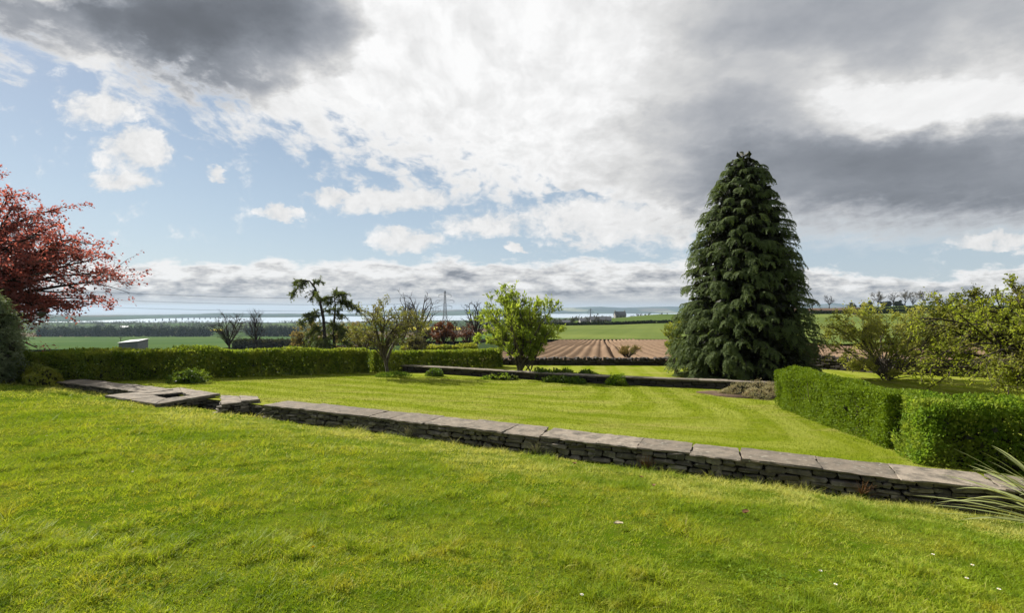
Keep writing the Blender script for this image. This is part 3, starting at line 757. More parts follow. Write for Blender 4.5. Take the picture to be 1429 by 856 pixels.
# ------------------------------------------------------------------ hedges and shrubs
def hedge(name, label, pts, h, wd, m, nper, L, W, group=None, cat='hedge', core=M_core, top_bias=0.0, rough=.07, zf=None, inner=.12, twigs=0, seed=0, htaper=None):
    pts = np.array(pts, float); seg = np.linalg.norm(np.diff(pts, axis=0), axis=1); tot = seg.sum(); cum = np.concatenate([[0], np.cumsum(seg)])
    zf = zf or (lambda x, y: gz(x, y))
    def at(t):
        x = np.interp(t, cum, pts[:, 0]); y = np.interp(t, cum, pts[:, 1]); j = np.clip(np.searchsorted(cum, t, 'right') - 1, 0, len(seg) - 1)
        d = np.diff(pts, axis=0)[j] / seg[j][:, None]; return np.stack([x, y], 1), d
    area = tot * (2 * h + wd) + 2 * wd * h
    n = int(nper * area)
    # points over the box surface, pushed in and out by lumps
    side = R.random(n); t = R.random(n) * tot; hv = np.ones(n)
    fr = 2 * h * tot / area; ft = wd * tot / area
    lat = np.where(side < fr, np.where(R.random(n) < .5, -1, 1) * wd / 2, (R.random(n) - .5) * wd)
    z = np.where(side < fr, R.random(n) * h, h)
    endm = side > fr + ft
    t = np.where(endm, np.where(R.random(n) < .5, 0, tot), t); z = np.where(endm, R.random(n) * h, z)
    p, d = at(t); nn = np.stack([d[:, 1], -d[:, 0]], 1)
    lump = (fbm(t * 1.1 + seed, z * 1.4 + lat * .7, 3, 11) - .47)
    hh = h * (1 + (fbm(t * .8 + seed, t * 0 + lat, 3, 21) - .47) * .24)
    out = np.where(side < fr, np.sign(lat), 0)
    depth = -np.abs(R.normal(0, inner, n))
    lat2 = np.where(side < fr, lat + out * (lump * rough * 4 + depth), lat)
    z2 = np.where((side >= fr) & ~endm, hh + lump * rough * 3 + depth * .8 + np.abs(R.normal(0, .02, n)), z * hh / h)
    edge = np.clip((z2 / h - .86) / .14, 0, 1); lat2 = lat2 * (1 - .24 * edge ** 1.5)
    xy = p + nn * lat2[:, None] + np.where(endm, np.sign(t - tot / 2), 0)[:, None] * d * (lump * rough * 4 + depth)[:, None]
    gzv = zf(xy[:, 0], xy[:, 1])
    P = np.stack([xy[:, 0], xy[:, 1], gzv + z2], 1)
    N = np.where((side < fr)[:, None], np.concatenate([nn * out[:, None], np.zeros((n, 1))], 1), np.array([0, 0, 1.]))
    N = np.where(endm[:, None], np.concatenate([d * np.sign(t - tot / 2)[:, None], np.zeros((n, 1))], 1), N)
    Nl = nrm(N + R.normal(0, .55, (n, 3))); D = nrm(R.normal(0, .6, (n, 3)) + np.array([0, 0, .5]) + N * .35)
    mid = pts.mean(0); root = empty(name, (mid[0], mid[1], float(zf(*mid)))); tag(root, label, cat, group)
    mb = MB(); sc_ = R.uniform(.7, 1.25, n); leaves(mb, P, D, Nl, L * sc_, W * sc_)
    mb.obj('foliage', m, root)
    if h > 1.15 or L > .15: return root
    # interior: stems and dead leaf mass
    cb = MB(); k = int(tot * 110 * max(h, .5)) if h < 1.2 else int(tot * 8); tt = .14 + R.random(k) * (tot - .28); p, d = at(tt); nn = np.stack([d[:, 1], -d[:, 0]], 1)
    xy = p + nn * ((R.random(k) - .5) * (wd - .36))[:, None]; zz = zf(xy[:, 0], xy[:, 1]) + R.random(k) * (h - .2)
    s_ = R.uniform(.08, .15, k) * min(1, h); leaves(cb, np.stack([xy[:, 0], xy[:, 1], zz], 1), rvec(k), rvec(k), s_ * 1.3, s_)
    kk = int(tot * 8); tt = R.random(kk) * tot; p, d = at(tt); p = p + np.stack([d[:, 1], -d[:, 0]], 1) * ((R.random(kk) - .5) * wd * .5)[:, None]
    z0 = zf(p[:, 0], p[:, 1]); a = np.concatenate([p, z0[:, None] - .05], 1); e = a + np.stack([R.normal(0, .15, kk), R.normal(0, .15, kk), np.full(kk, h * .9)], 1)
    tubes(cb, bez(a, (a + e) / 2 + R.normal(0, .06, (kk, 3)), e, 4), np.tile(np.array([.016, .012, .008, .004]), (kk, 1)), 4, 1)
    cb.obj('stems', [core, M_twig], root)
    return root
hedge('hedge', 'long clipped dark green hedge running from the copper beech along the lawn', [(-15.6, 15.9), (-14.2, 16.9), (-10.0, 19.8), (-6.35, 22.35)], 1.02, .95, M_hedge, 1600, .072, .05, 'clipped hedge on the left', seed=1, rough=.13, inner=.17)
hedge('hedge', 'shorter clipped hedge behind the small olive-leaved tree, ending at the leafy bush', [(-6.25, 22.55), (-3.5, 24.1), (-.6, 25.3)], .86, .9, M_hedge, 1300, .075, .05, 'clipped hedge on the left', seed=5)
hedge('hedge', 'bright green clipped hedge box lit by the sun on the right of the lawn', [(7.72, 14.3), (7.35, 11.6), (7.0, 9.0)], 1.03, .82, M_hedge_r, 4000, .042, .026, seed=9, inner=.09, rough=.12)
hedge('laurel_bush', 'dense glossy dark green shrub beside the spiky strap-leaved plant', [(6.52, 8.42), (7.5, 7.9), (9.0, 7.35)], 1.08, 1.15, M_laurel, 3000, .058, .036, cat='shrub', seed=13, inner=.15, rough=.20)

def cushion(name, label, base, rx, ry, rz, m, n, L, W, cat='shrub', group=None, lump=.2, up=.4, stems=True, z=None, lo=-.1, part='foliage'):
    x, y = base; z0 = float(gz(x, y)) if z is None else z
    root = empty(name, (x, y, z0)); tag(root, label, cat, group)
    u = rvec(n * 2); u = u[u[:, 2] > lo][:n]; k = len(u)
    rr = (1 + (fbm(u[:, 0] * 2.4 + x, u[:, 1] * 2.4 + u[:, 2] * 2 + y, 3, 31) - .47) * lump * 4) * (1 - np.abs(R.normal(0, .16, k)))
    P = np.array([x, y, z0]) + u * rr[:, None] * np.array([rx, ry, rz])
    P[:, 2] = np.maximum(P[:, 2], z0 + .01)
    N = nrm(u / np.array([rx, ry, rz]) + R.normal(0, .6 / rx, (k, 3))); D = nrm(R.normal(0, .7, (k, 3)) + u * .6 + np.array([0, 0, up]))
    s_ = R.uniform(.7, 1.3, k); mb = MB(); leaves(mb, P, D, N, L * s_, W * s_); mb.obj(part, m, root)
    if stems:
        kk = 14; a = np.array([x, y, z0 - .04]) + R.normal(0, .06, (kk, 3)) * np.array([rx, ry, 0]); e = np.array([x, y, z0]) + rvec(kk) * np.array([rx, ry, 0]) * .7 + np.array([0, 0, rz * .6])
        sb = MB(); tubes(sb, bez(a, (a + e) / 2 + np.array([0, 0, rz * .2]), e, 4), np.tile(np.array([.014, .011, .008, .004]), (kk, 1)), 4)
        k2 = n // 12; P2 = np.array([x, y, z0]) + rvec(k2) * np.array([rx, ry, rz]) * .62; P2[:, 2] = np.abs(P2[:, 2] - z0) + z0
        leaves(sb, P2, rvec(k2), rvec(k2), rx * .3, rx * .22, 1)
        sb.obj('stems', [M_twig, M_core], root)
    return root

# ------------------------------------------------------------------ trees
def rot_dirs(tg, ang, up=0.0):
    n = len(tg); r = rvec(n); perp = nrm(r - (r * tg).sum(1, keepdims=True) * tg); ang = np.broadcast_to(ang, (n,))[:, None]
    d = tg * np.cos(ang) + perp * np.sin(ang); d[:, 2] += up; return nrm(d)
def tree(name, label, cat, base, env, trunk_h, r0, limbs, secs, twigs, leaf=None, barkm=M_bark, twigm=M_twig, group=None, lean=(0, 0), umin=-.25, seclen=.42, twiglen=.42,
         secang=(.5, 1.1), up=.12, flat=.0, stems=1, limb_lift=.25, wob=.1, z=None, ks=(7, 5, 4, 3), droop=0.0, tr=.006, fill=(.8, 1.05), secfrom=.3, dirbias=None):
    """env = (cx,cy,cz,rx,ry,rz) relative to the base; limbs reach for points near that ellipsoid"""
    x, y = base; z0 = float(gz(x, y)) if z is None else z; B = np.array([x, y, z0])
    root = empty(name, (x, y, z0)); tag(root, label, cat, group)
    c = B + np.array(env[:3]); r = np.array(env[3:6])
    tb = MB(); cb = MB()
    # trunk(s)
    tops = []
    for i in range(stems):
        a = B + np.array([R.normal(0, .1), R.normal(0, .1), -.1]) * (1 if stems > 1 else 0) + np.array([0, 0, -.15]) * (stems == 1)
        e = B + np.array([lean[0], lean[1], trunk_h]) + (R.normal(0, .25, 3) * np.array([1, 1, .3]) * r[0] * .5 if stems > 1 else 0)
        m = (a + e) / 2 + R.normal(0, wob, 3) * trunk_h * np.array([1, 1, 0])
        rr = r0 / math.sqrt(stems)
        tubes(tb, bez(a[None], m[None], e[None], 9), np.linspace(rr * 1.25, rr * .62, 9)[None], ks[0]); tops.append((a, m, e, rr))
    u = []
    while len(u) < limbs:
        v = rvec(1)[0]
        if v[2] > umin and (dirbias is None or v @ dirbias > R.uniform(-1.1, .3)): u.append(v)
    u = np.array(u)
    tgt = c + u * r * R.uniform(*fill, (limbs, 1))
    wh = R.integers(0, stems, limbs); T0 = np.array([tops[i][0] for i in wh]); T1 = np.array([tops[i][1] for i in wh]); T2 = np.array([tops[i][2] for i in wh])
    tt = np.clip(.55 + .45 * (u[:, 2] + .3) / 1.3 + R.normal(0, .1, limbs), .35, 1.0)
    p0, tg = bez_at(T0, T1, T2, tt); ln = np.linalg.norm(tgt - p0, axis=1)
    p1 = p0 + (tgt - p0) * .45 + tg * (ln * limb_lift)[:, None] + R.normal(0, .12, (limbs, 3)) * ln[:, None]
    lr = np.clip(r0 * .5 * (ln / (r.max() + .1)) ** .7, r0 * .18, r0 * .6)
    tubes(tb, bez(p0, p1, tgt, 9), lr[:, None] * np.linspace(1, .16, 9)[None], ks[1])
    n2 = limbs * secs; par = np.repeat(np.arange(limbs), secs); t2 = R.uniform(secfrom, 1, n2)
    s0, stg = bez_at(p0[par], p1[par], tgt[par], t2); d2 = rot_dirs(stg, R.uniform(*secang, n2), up); d2[:, 2] *= (1 - flat * .7); d2 = nrm(d2)
    l2 = ln[par] * seclen * R.uniform(.5, 1.15, n2) * (1.15 - .6 * t2)
    s2 = s0 + d2 * l2[:, None]; s2[:, 2] -= droop * l2; s1 = (s0 + s2) / 2 + R.normal(0, .12, (n2, 3)) * l2[:, None] + np.array([0, 0, .08]) * l2[:, None]
    r2 = lr[par] * (1 - .84 * t2) * .6 + tr * .6
    tubes(tb, bez(s0, s1, s2, 6), r2[:, None] * np.linspace(1, .3, 6)[None], ks[2])
    n3 = n2 * twigs; par = np.repeat(np.arange(n2), twigs); t3 = R.uniform(.15, 1, n3)
    a0, atg = bez_at(s0[par], s1[par], s2[par], t3); d3 = rot_dirs(atg, R.uniform(.4, 1.1, n3), up * .7); d3[:, 2] *= (1 - flat); d3 = nrm(d3)
    l3 = l2[par] * twiglen * R.uniform(.5, 1.2, n3); a2 = a0 + d3 * l3[:, None]; a2[:, 2] -= droop * l3 * .6; a1 = (a0 + a2) / 2 + R.normal(0, .1, (n3, 3)) * l3[:, None]
    tubes(cb, bez(a0, a1, a2, 4), np.clip(r2[par] * .5, tr * .4, tr)[:, None] * np.linspace(1, .35, 4)[None], ks[3], 1)
    if leaf:
        m = leaf['n']; n4 = n3 * m; par = np.repeat(np.arange(n3), m); t4 = R.uniform(.05, 1.05, n4); q, qt = bez_at(a0[par], a1[par], a2[par], t4)
        P = q + R.normal(0, leaf.get('sc', .02), (n4, 3)); D = nrm(qt * .7 + R.normal(0, .6, (n4, 3)) + np.array([0, 0, leaf.get('up', 0)]))
        N = nrm(R.normal(0, 1, (n4, 3)) * (1 - leaf.get('flat', .4)) + np.array([0, 0, 1]) * leaf.get('flat', .4) * 2)
        sz = R.uniform(.65, 1.25, n4); leaves(cb, P, D, N, leaf['L'] * sz, leaf['W'] * sz)
    tb.obj('trunk', barkm, root, smooth=True)
    cb.obj('crown', [leaf['mat'] if leaf else twigm, twigm], root)
    return root

# the big drooping conifer
def conifer():
    Y = 20.9; x = PX(1037, Y); z0 = float(gz(x, Y)); H = PZ(207, Y) - z0
    root = empty('conifer_tree', (x, Y, z0)); tag(root, 'tall broad cone-shaped dark evergreen with drooping sprays behind the retaining wall', 'tree')
    tb = MB(); tubes(tb, np.array([[[x, Y, z0 - .2], [x + .05, Y, z0 + H * .4], [x - .05, Y, z0 + H * .75], [x, Y, z0 + H * .985]]]), np.array([[.32, .22, .1, .02]]), 8)
    hs = np.array([.0, .04, .12, .22, .40, .56, .72, .84, .93, .98, 1.0]); px1 = Y / F
    rs = np.array([86, 97, 104, 100, 87, 74, 57, 41, 27, 15, 5]) * px1 * .93
    nb = 760
    h = 1 - R.random(nb) ** .62 ; h = np.sort(h); h = .985 * (1 - (1 - h) ** 1.0)
    h = np.clip(R.beta(1.05, 1.55, nb), .01, .985)
    az = R.random(nb) * 2 * np.pi; rad = np.interp(h, hs, rs) * (.80 + .24 * fbm(az * 1.6 + 5, h * 9, 3, 13) * 1.6 * R.uniform(.75, 1.15, nb))
    o = np.stack([np.cos(az), np.sin(az), np.zeros(nb)], 1)
    p0 = np.stack([np.full(nb, x), np.full(nb, Y), z0 + h * H - .10 * rad], 1) + o * .05
    tip = np.stack([np.full(nb, x), np.full(nb, Y), z0 + h * H + .02 * rad - .08], 1) + o * rad[:, None]
    tip[:, 2] = np.maximum(tip[:, 2], z0 + .12)
    mid = (p0 + tip) / 2 + np.array([0, 0, .16]) * rad[:, None]
    tubes(tb, bez(p0, mid, tip, 6), np.clip(rad * .016, .008, .05)[:, None] * np.linspace(1, .25, 6), 4)
    tb.obj('trunk', M_bark_dark, root)
    # hanging sprays
    ns = 12; n = nb * ns; par = np.repeat(np.arange(nb), ns); t = np.clip(1 - np.abs(R.normal(0, .22, n)), .25, 1.0); t[::ns] = 1.0
    s0, tg = bez_at(p0[par], mid[par], tip[par], t)
    side = nrm(np.cross(tg, [0, 0, 1.]))
    fan = R.normal(0, .75, n)[:, None]; d = nrm(tg * .9 + side * fan + np.array([0, 0, .06]))
    l = R.uniform(.26, .56, n) * np.interp(h[par], [0, .7, 1], [1.0, .85, .6])
    e = s0 + d * (l * .72)[:, None] + np.array([0, 0, -1]) * (l * R.uniform(.34, .72, n))[:, None]
    e[:, 2] = np.maximum(e[:, 2], z0 + .03)
    m = s0 + d * (l * .52)[:, None] + np.array([0, 0, .04])
    mb = MB(); k = 9
    for j in range(k):
        tj = (j + 1) / k; q, qt = bez_at(s0, m, e, np.full(n, tj))
        sd = nrm(np.cross(qt, [0, 0, 1.]) + R.normal(0, .12, (n, 3))); nn = np.cross(sd, qt)
        for sg in (-1, 1):
            ll = l * .30 * (1.1 - .75 * tj) * R.uniform(.7, 1.2, n)
            D = nrm(sd * sg * .85 + qt * .75 + np.array([0, 0, -.30]) + R.normal(0, .12, (n, 3)))
            leaves(mb, q, D, nn + R.normal(0, .2, (n, 3)), ll * 1.25, .036 * R.uniform(.7, 1.3, n), 0, .1)
    # interior
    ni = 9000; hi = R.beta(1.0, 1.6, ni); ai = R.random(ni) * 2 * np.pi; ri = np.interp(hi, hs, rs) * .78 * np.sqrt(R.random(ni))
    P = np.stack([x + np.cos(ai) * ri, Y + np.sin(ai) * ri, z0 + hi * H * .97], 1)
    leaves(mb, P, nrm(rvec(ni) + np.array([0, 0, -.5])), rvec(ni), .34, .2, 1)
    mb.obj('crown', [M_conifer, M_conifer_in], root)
conifer()

# copper beech on the left
tree('beech_tree', 'copper-red leaved beech reaching in from the edge of the picture over the hedge end', 'tree', (-22.2, 20.2), (.3, -.4, 3.7, 6.1, 5.0, 4.3), 3.2, .28, 120, 9, 7,
     dict(mat=M_beech, n=9, L=.12, W=.085, flat=.5, sc=.08), M_bark_dark, M_twig, umin=-.42, flat=.5, up=.06, seclen=.36, twiglen=.5, droop=.10, limb_lift=.10, fill=(.4, 1.0), secang=(.4, .9), tr=.006)
# the grey-green shrub at the left edge
def silver():
    x, y = -16.0, 15.4; z0 = float(gz(x, y)); root = empty('silver_conifer', (x, y, z0)); tag(root, 'soft grey-green conifer shrub under the copper beech at the lawn edge', 'shrub')
    n = 2600; h = R.beta(1.0, 1.35, n); az = R.random(n) * 2 * np.pi; rad = np.interp(h, [0, .2, .6, .9, 1], [.75, .85, .66, .36, .1]) * R.uniform(.55, 1.05, n); H = 2.6
    s0 = np.stack([x + np.cos(az) * rad, y + np.sin(az) * rad, z0 + h * H + .1], 1); o = np.stack([np.cos(az), np.sin(az), np.zeros(n)], 1)
    e = s0 + (o * .5 + np.array([0, 0, -.12]) + R.normal(0, .2, (n, 3))) * .5; m = (s0 + e) / 2 + np.array([0, 0, .1]); mb = MB()
    for j in range(8):
        q, qt = bez_at(s0, m, e, np.full(n, (j + 1) / 8)); leaves(mb, q, nrm(qt + R.normal(0, .7, (n, 3))), rvec(n), .13, .026)
    mb.obj('foliage', M_silver, root); tb = MB(); tubes(tb, np.array([[[x, y, z0 - .1], [x, y, z0 + 1.2], [x, y, z0 + H]]]), np.array([[.07, .05, .01]]), 6)
    k = 700; P = np.stack([x + R.normal(0, .35, k), y + R.normal(0, .35, k), z0 + R.random(k) * 2.1], 1); leaves(tb, P, rvec(k), rvec(k), .3, .2, 1)
    tb.obj('trunk', [M_bark, M_core], root)
silver()
# the leafy bush in the middle
tree('leafy_bush', 'fresh lime green multi-stemmed bush standing on the retaining wall edge', 'bush', (PX(727, 21.8), 21.8), (-.2, 0, 1.95, 1.85, 1.5, 1.66), .7, .07, 54, 8, 5,
     dict(mat=M_lime, n=6, L=.15, W=.055, flat=.15, sc=.03, up=.4), M_bark, M_twig, stems=9, umin=-.62, up=.6, limb_lift=.30, seclen=.32, secfrom=.25, fill=(.6, 1.08), tr=.006)
# small old tree on the lawn, by the hedge gap
tree('apple_tree', 'small open olive-leaved tree with a grey leaning trunk growing from the mown lawn', 'tree', (PX(543, 20.6), 20.6), (.05, 0, 1.95, 1.55, 1.3, .95), 1.15, .068, 24, 8, 6,
     dict(mat=M_apple, n=6, L=.065, W=.045, flat=.2, sc=.03), M_bark, M_twig, lean=(-.30, 0), umin=-.5, up=.1, seclen=.42, limb_lift=.3, wob=.15, droop=.08)
# right-hand trees
tree('apple_tree', 'wide old apple tree with tangled twigs and yellow-green leaves above the strap-leaved plant', 'tree', (PX(1436, 15), 15.0), (.0, 0, 2.1, 4.25, 3.2, 2.05), 1.6, .15, 92, 10, 7,
     dict(mat=M_orch, n=6, L=.085, W=.058, flat=.35, sc=.035), M_bark_dark, M_twig, umin=-.75, up=.08, seclen=.34, limb_lift=.12, wob=.16, droop=.16, fill=(.6, 1.0), tr=.007)
tree('thorn_tree', 'low rounded twiggy shrub with pale olive blossom leaves beside the field wall', 'shrub', (PX(1240, 20.4), 20.4), (.1, 0, 1.35, 3.0, 1.4, 1.55), .35, .06, 66, 8, 6,
     dict(mat=M_thorn, n=6, L=.075, W=.055, flat=.1, sc=.04), M_bark, M_twig, stems=5, umin=-.75, up=.15, seclen=.36, fill=(.75, 1.05), secfrom=.5)

# trees beyond the hedge
def larch(px, Y, label, trunk, branches, lean_tip=None):
    x = PX(px, Y); z0 = float(gz(x, Y)); root = empty('larch_tree', (x, Y, z0)); tag(root, label, 'tree', 'larch pair beyond the hedge')
    T = np.array([[PX(a, Y), Y + R.normal(0, .15), PZ(b, Y)] for a, b in trunk]); T[0, 2] = z0 - .2
    tb = MB(); n = len(T); tubes(tb, T[None], np.linspace(.17, .035, n)[None], 7)
    cb = MB()
    for (ax, ay), (bx, by), k in branches:
        a = np.array([PX(ax, Y), Y, PZ(ay, Y)]); dy = R.normal(0, .9); e = np.array([PX(bx, Y), Y + dy, PZ(by, Y)]); m = (a + e) / 2 + np.array([0, 0, .22])
        tubes(tb, bez(a[None], m[None], e[None], 7), np.linspace(.05, .012, 7)[None], 5)
        q = 16 * k; t = R.uniform(.15, 1.0, q); s0, tg = bez_at(np.tile(a, (q, 1)), np.tile(m, (q, 1)), np.tile(e, (q, 1)), t)
        d = nrm(tg * .6 + R.normal(0, .55, (q, 3)) + np.array([0, 0, -.25])); l = R.uniform(.25, .75, q); s2 = s0 + d * l[:, None]; s2[:, 2] -= .25 * l
        s1 = (s0 + s2) / 2 + np.array([0, 0, .05]); tubes(cb, bez(s0, s1, s2, 4), np.tile(np.array([.012, .010, .008, .005]), (q, 1)), 3, 1)
        w = 26; par = np.repeat(np.arange(q), w); P, qt = bez_at(s0[par], s1[par], s2[par], R.random(q * w))
        leaves(cb, P, nrm(qt * .5 + R.normal(0, .6, (q * w, 3)) + np.array([0, 0, -.15])), rvec(q * w), R.uniform(.12, .25, q * w), .055)
    tb.obj('trunk', M_bark_dark, root, smooth=True); cb.obj('crown', [M_larch, M_twig], root)
larch(453, 44, 'bent larch leaning to the left with an open windswept top', [(453, 497), (453, 478), (451, 445), (447, 420), (440, 402), (430, 392), (420, 391)],
      [((430, 393), (401, 392), 2), ((428, 393), (398, 410), 2), ((436, 397), (442, 392), 1), ((440, 404), (434, 414), 1), ((447, 420), (455, 412), 1), ((449, 438), (425, 440), 2), ((450, 440), (420, 450), 2),
       ((450, 436), (474, 432), 1), ((452, 455), (428, 468), 2), ((452, 460), (420, 485), 2), ((452, 450), (478, 462), 2), ((452, 470), (440, 490), 2), ((452, 470), (470, 488), 2)])
larch(467, 45, 'upright larch with a flat bushy top, right of the bent one', [(467, 497), (467, 475), (466, 450), (467, 430), (466, 412)],
      [((467, 415), (450, 418), 2), ((467, 413), (482, 411), 2), ((467, 418), (494, 432), 3), ((467, 422), (486, 425), 2), ((467, 420), (452, 432), 1), ((466, 440), (488, 440), 1), ((467, 450), (450, 462), 2),
       ((467, 452), (486, 466), 2), ((467, 465), (450, 480), 2), ((467, 468), (488, 486), 2), ((467, 412), (465, 406), 1)])
def far_tree(name, label, cat, px, Y, h, w, mats=None, leafn=0, leaf_L=.2, group=None, barkm=M_bark_dark, tw=M_twig_far, trunk=.35, r0=.13, limbs=16, secs=7, twigs=6, cz=.62, rz=.40, tr=.02, stems=1, umin=-.25, z=None, **kw):
    return tree(name, label, cat, (PX(px, Y), Y), (0, 0, h * cz, w / 2, w / 2, h * rz), h * trunk, r0, limbs, secs, twigs, dict(mat=mats, n=leafn, L=leaf_L, W=leaf_L * .65, sc=leaf_L * .4, flat=.1) if mats else None,
                barkm, tw, group, stems=stems, umin=umin, tr=tr, z=z, ks=(6, 4, 3, 3), **kw)
def hpx(py, px, Y):  # height needed for a top at photo row py
    return PZ(py, Y) - float(gz(PX(px, Y), Y))
def wpx(n, Y): return n / F * Y
far_tree('weeping_tree', 'tan budding drooping bush left of the larch trunks', 'bush', 428, 50, hpx(452, 428, 50), wpx(48, 50), M_tan, 4, .16, droop=.35, umin=-.5, stems=3, cz=.55, rz=.48)
far_tree('weeping_tree', 'tan budding drooping tree behind the upright larch', 'tree', 487, 50, hpx(449, 487, 50), wpx(46, 50), M_tan, 4, .16, droop=.4, umin=-.5, cz=.55, rz=.48, r0=.2)
far_tree('bare_tree', 'leafless tree with a rounded twiggy crown left of the two larches', 'tree', 320, 62, hpx(436, 320, 62), wpx(46, 62), None, tr=.018, r0=.13)
far_tree('bare_tree', 'slender leafless tree with upswept twigs between round bare tree and larches', 'tree', 357, 66, hpx(436, 357, 66), wpx(30, 66), None, tr=.016, r0=.10, up=.5)
far_tree('bare_tree', 'tall dark bare tree with forked limbs behind the small lawn tree', 'tree', 566, 58, hpx(414, 566, 58), wpx(36, 58), None, tr=.014, r0=.17, up=.3, limbs=11, secs=6, twigs=5, trunk=.45)
far_tree('bare_tree', 'widest bare tree with big spreading boughs, next to the pylon', 'tree', 585, 60, hpx(411, 585, 60), wpx(52, 60), None, tr=.014, r0=.2, limbs=13, secs=6, twigs=5, up=.25)
far_tree('bare_tree', 'dark bare tree with a leaning crown partly behind the lime green bush', 'tree', 664, 62, hpx(419, 664, 62), wpx(42, 62), None, tr=.016, r0=.2, limbs=13, secs=6, twigs=6)
far_tree('bare_tree', 'thin bare tree rising between the two rusty red bushes', 'tree', 634, 58, hpx(436, 634, 58), wpx(20, 58), None, tr=.012, r0=.12, limbs=9, secs=6, twigs=5, up=.4)
far_tree('rust_bush', 'round rust-red leafing tree right below the pylon', 'tree', 619, 52, hpx(450, 619, 52), wpx(31, 52), M_rustfar, 4, .16, tw=M_twig_red, r0=.1, tr=.012)
far_tree('rust_bush', 'dull brown-red leafing tree close to the lime green bush', 'tree', 652, 55, hpx(452, 652, 55), wpx(24, 55), M_rustfar, 1, .14, tw=M_twig_red, r0=.1, tr=.012)
far_tree('rust_bush', 'brownish round bush behind the small lawn tree', 'bush', 590, 56, hpx(458, 590, 56), wpx(34, 56), M_olivebush, 2, .15, tw=M_twig_red, r0=.1, tr=.014)
far_tree('olive_bush', 'olive shrub standing just over the shorter hedge', 'bush', 580, 40, hpx(470, 580, 40), wpx(30, 40), M_olivebush, 4, .10, r0=.08, tr=.01, stems=3)
far_tree('olive_bush', 'dull green spreading bush between the tan weeping tree and the small lawn tree', 'bush', 510, 46, hpx(462, 510, 46), wpx(40, 46), M_olivebush, 3, .12, r0=.08, tr=.01, stems=3)
hedge('rough_hedge', 'bright green rough hedge strip beyond the shorter hedge, below the rusty bushes', [(PX(562, 47), 47), (PX(665, 47), 47)], .9, 1.6, M_yshrub, 220, .22, .15, inner=.2, rough=.2)
far_tree('twiggy_bush', 'pale yellow twiggy bush sprouting behind the field wall before the furrows', 'bush', 877, 27.2, hpx(484, 877, 27.2), wpx(36, 27.2), M_tan, 2, .05, tw=M_tan, r0=.05, tr=.008, stems=5, up=.6, umin=0., limbs=26)
far_tree('yellow_shrub', 'yellow-green feathery shrub against the foot of the tall conifer', 'shrub', 942, 22.6, hpx(438, 942, 22.6), wpx(30, 22.6), M_yshrub, 6, .07, r0=.05, tr=.006, stems=5, up=.5, cz=.5, rz=.5, umin=-.6)
cushion('yellow_shrub', 'yellow-green shrub at the hedge end under the copper beech', (PX(66, 16.0), 15.8), .55, .5, .62, M_yshrub, 1500, .08, .05, lump=.3)
cushion('small_shrub', 'rounded pale green shrub against the foot of the dark left hedge', (-10.9, 17.1), .62, .45, .42, M_herb, 1500, .09, .05, lump=.3)
cushion('small_shrub', 'low bright green mound in front of the retaining wall near the hedge', (PX(607, 21.2), 21.15), .36, .3, .3, M_herb, 900, .07, .045)
cushion('small_shrub', 'bright green bushy clump breaking over the retaining wall, nearest to the conifer', (PX(859, 19.0), 18.95), .42, .35, .40, M_laurel, 1200, .075, .05, lump=.3)
cushion('small_shrub', 'dark low clump against the wall under the lime green bush', (PX(700, 20.2), 20.25), .8, .3, .2, M_laurel, 1000, .07, .04, lump=.3)
for px_, Yh, rx_, hz_, lab in ((757, 20.6, .42, .34, 'leafy herb clump directly right of the lime green bush'), (785, 20.4, .62, .38, 'broad leafy herb clump in the middle of the border row'), (815, 20.2, .55, .33, 'leafy herb clump at the far right of the border row'),
                      (778, 19.6, .5, .22, 'low dark leafy tuft below the wall in the border row'), (801, 19.35, .4, .2, 'small leafy tuft at the lawn edge of the border row')):
    cushion('herb_clump', lab, (PX(px_, Yh), Yh), rx_, .4, hz_ + (.1 if Yh > 20 else 0), M_herb, 1100, .10, .055, 'plant', 'border plants on the retaining wall', lump=.35, up=.8)
cushion('grass_tuft', 'uncut grass tuft around the foot of the small lawn tree', (PX(548, 20.5), 20.45), .75, .4, .14, M_herb, 900, .12, .02, 'grass', up=1.5, stems=False)
for i, (px_, py_, rx_, rz_, lab) in enumerate(((1035, 548, .55, .36, 'tan dry heather mound at the conifer side of the rockery bed'), (1056, 553, .42, .27, 'grey heather cushion at the very front of the rockery bed'), (1062, 543, .5, .40, 'brownish heather mound at the back of the rockery bed'),
                                          (1078, 548, .30, .32, 'small dark heather cushion touching the bright hedge'), (1018, 547, .34, .16, 'low ragged heather patch at the thin wall end'))):
    v = py_ - HY; Yh = 2.72 * F / v
    cushion('heather_mound', lab, (PX(px_, Yh), Yh), rx_, .42, rz_, M_heath, 2200, .05, .016, 'plant', 'heather mounds in the bed', lump=.25, up=.6)
def bed():
    V = []; n = 26
    c = (7.45, 16.5); ring = [(c[0] + math.cos(t) * 1.25 * (1 + .1 * math.sin(5 * t)), c[1] + .1 + math.sin(t) * .85 * (1 + .12 * math.cos(3 * t)) - .26 * math.cos(t)) for t in np.linspace(0, 2 * math.pi, n, endpoint=False)]
    V = [(c[0], c[1], float(garden_z(*c)) + .05)] + [(x, y, float(garden_z(x, y)) + .025) for x, y in ring] + [(x, y, float(garden_z(x, y)) - .1) for x, y in ring]
    ar = np.arange(n); tag(mesh_obj('flower_bed', V, [np.stack([np.zeros(n, int), 1 + ar, 1 + (ar + 1) % n], 1), np.stack([1 + ar, 1 + n + ar, 1 + n + (ar + 1) % n, 1 + (ar + 1) % n], 1)], M_soil, smooth=True), kind='structure')
bed()
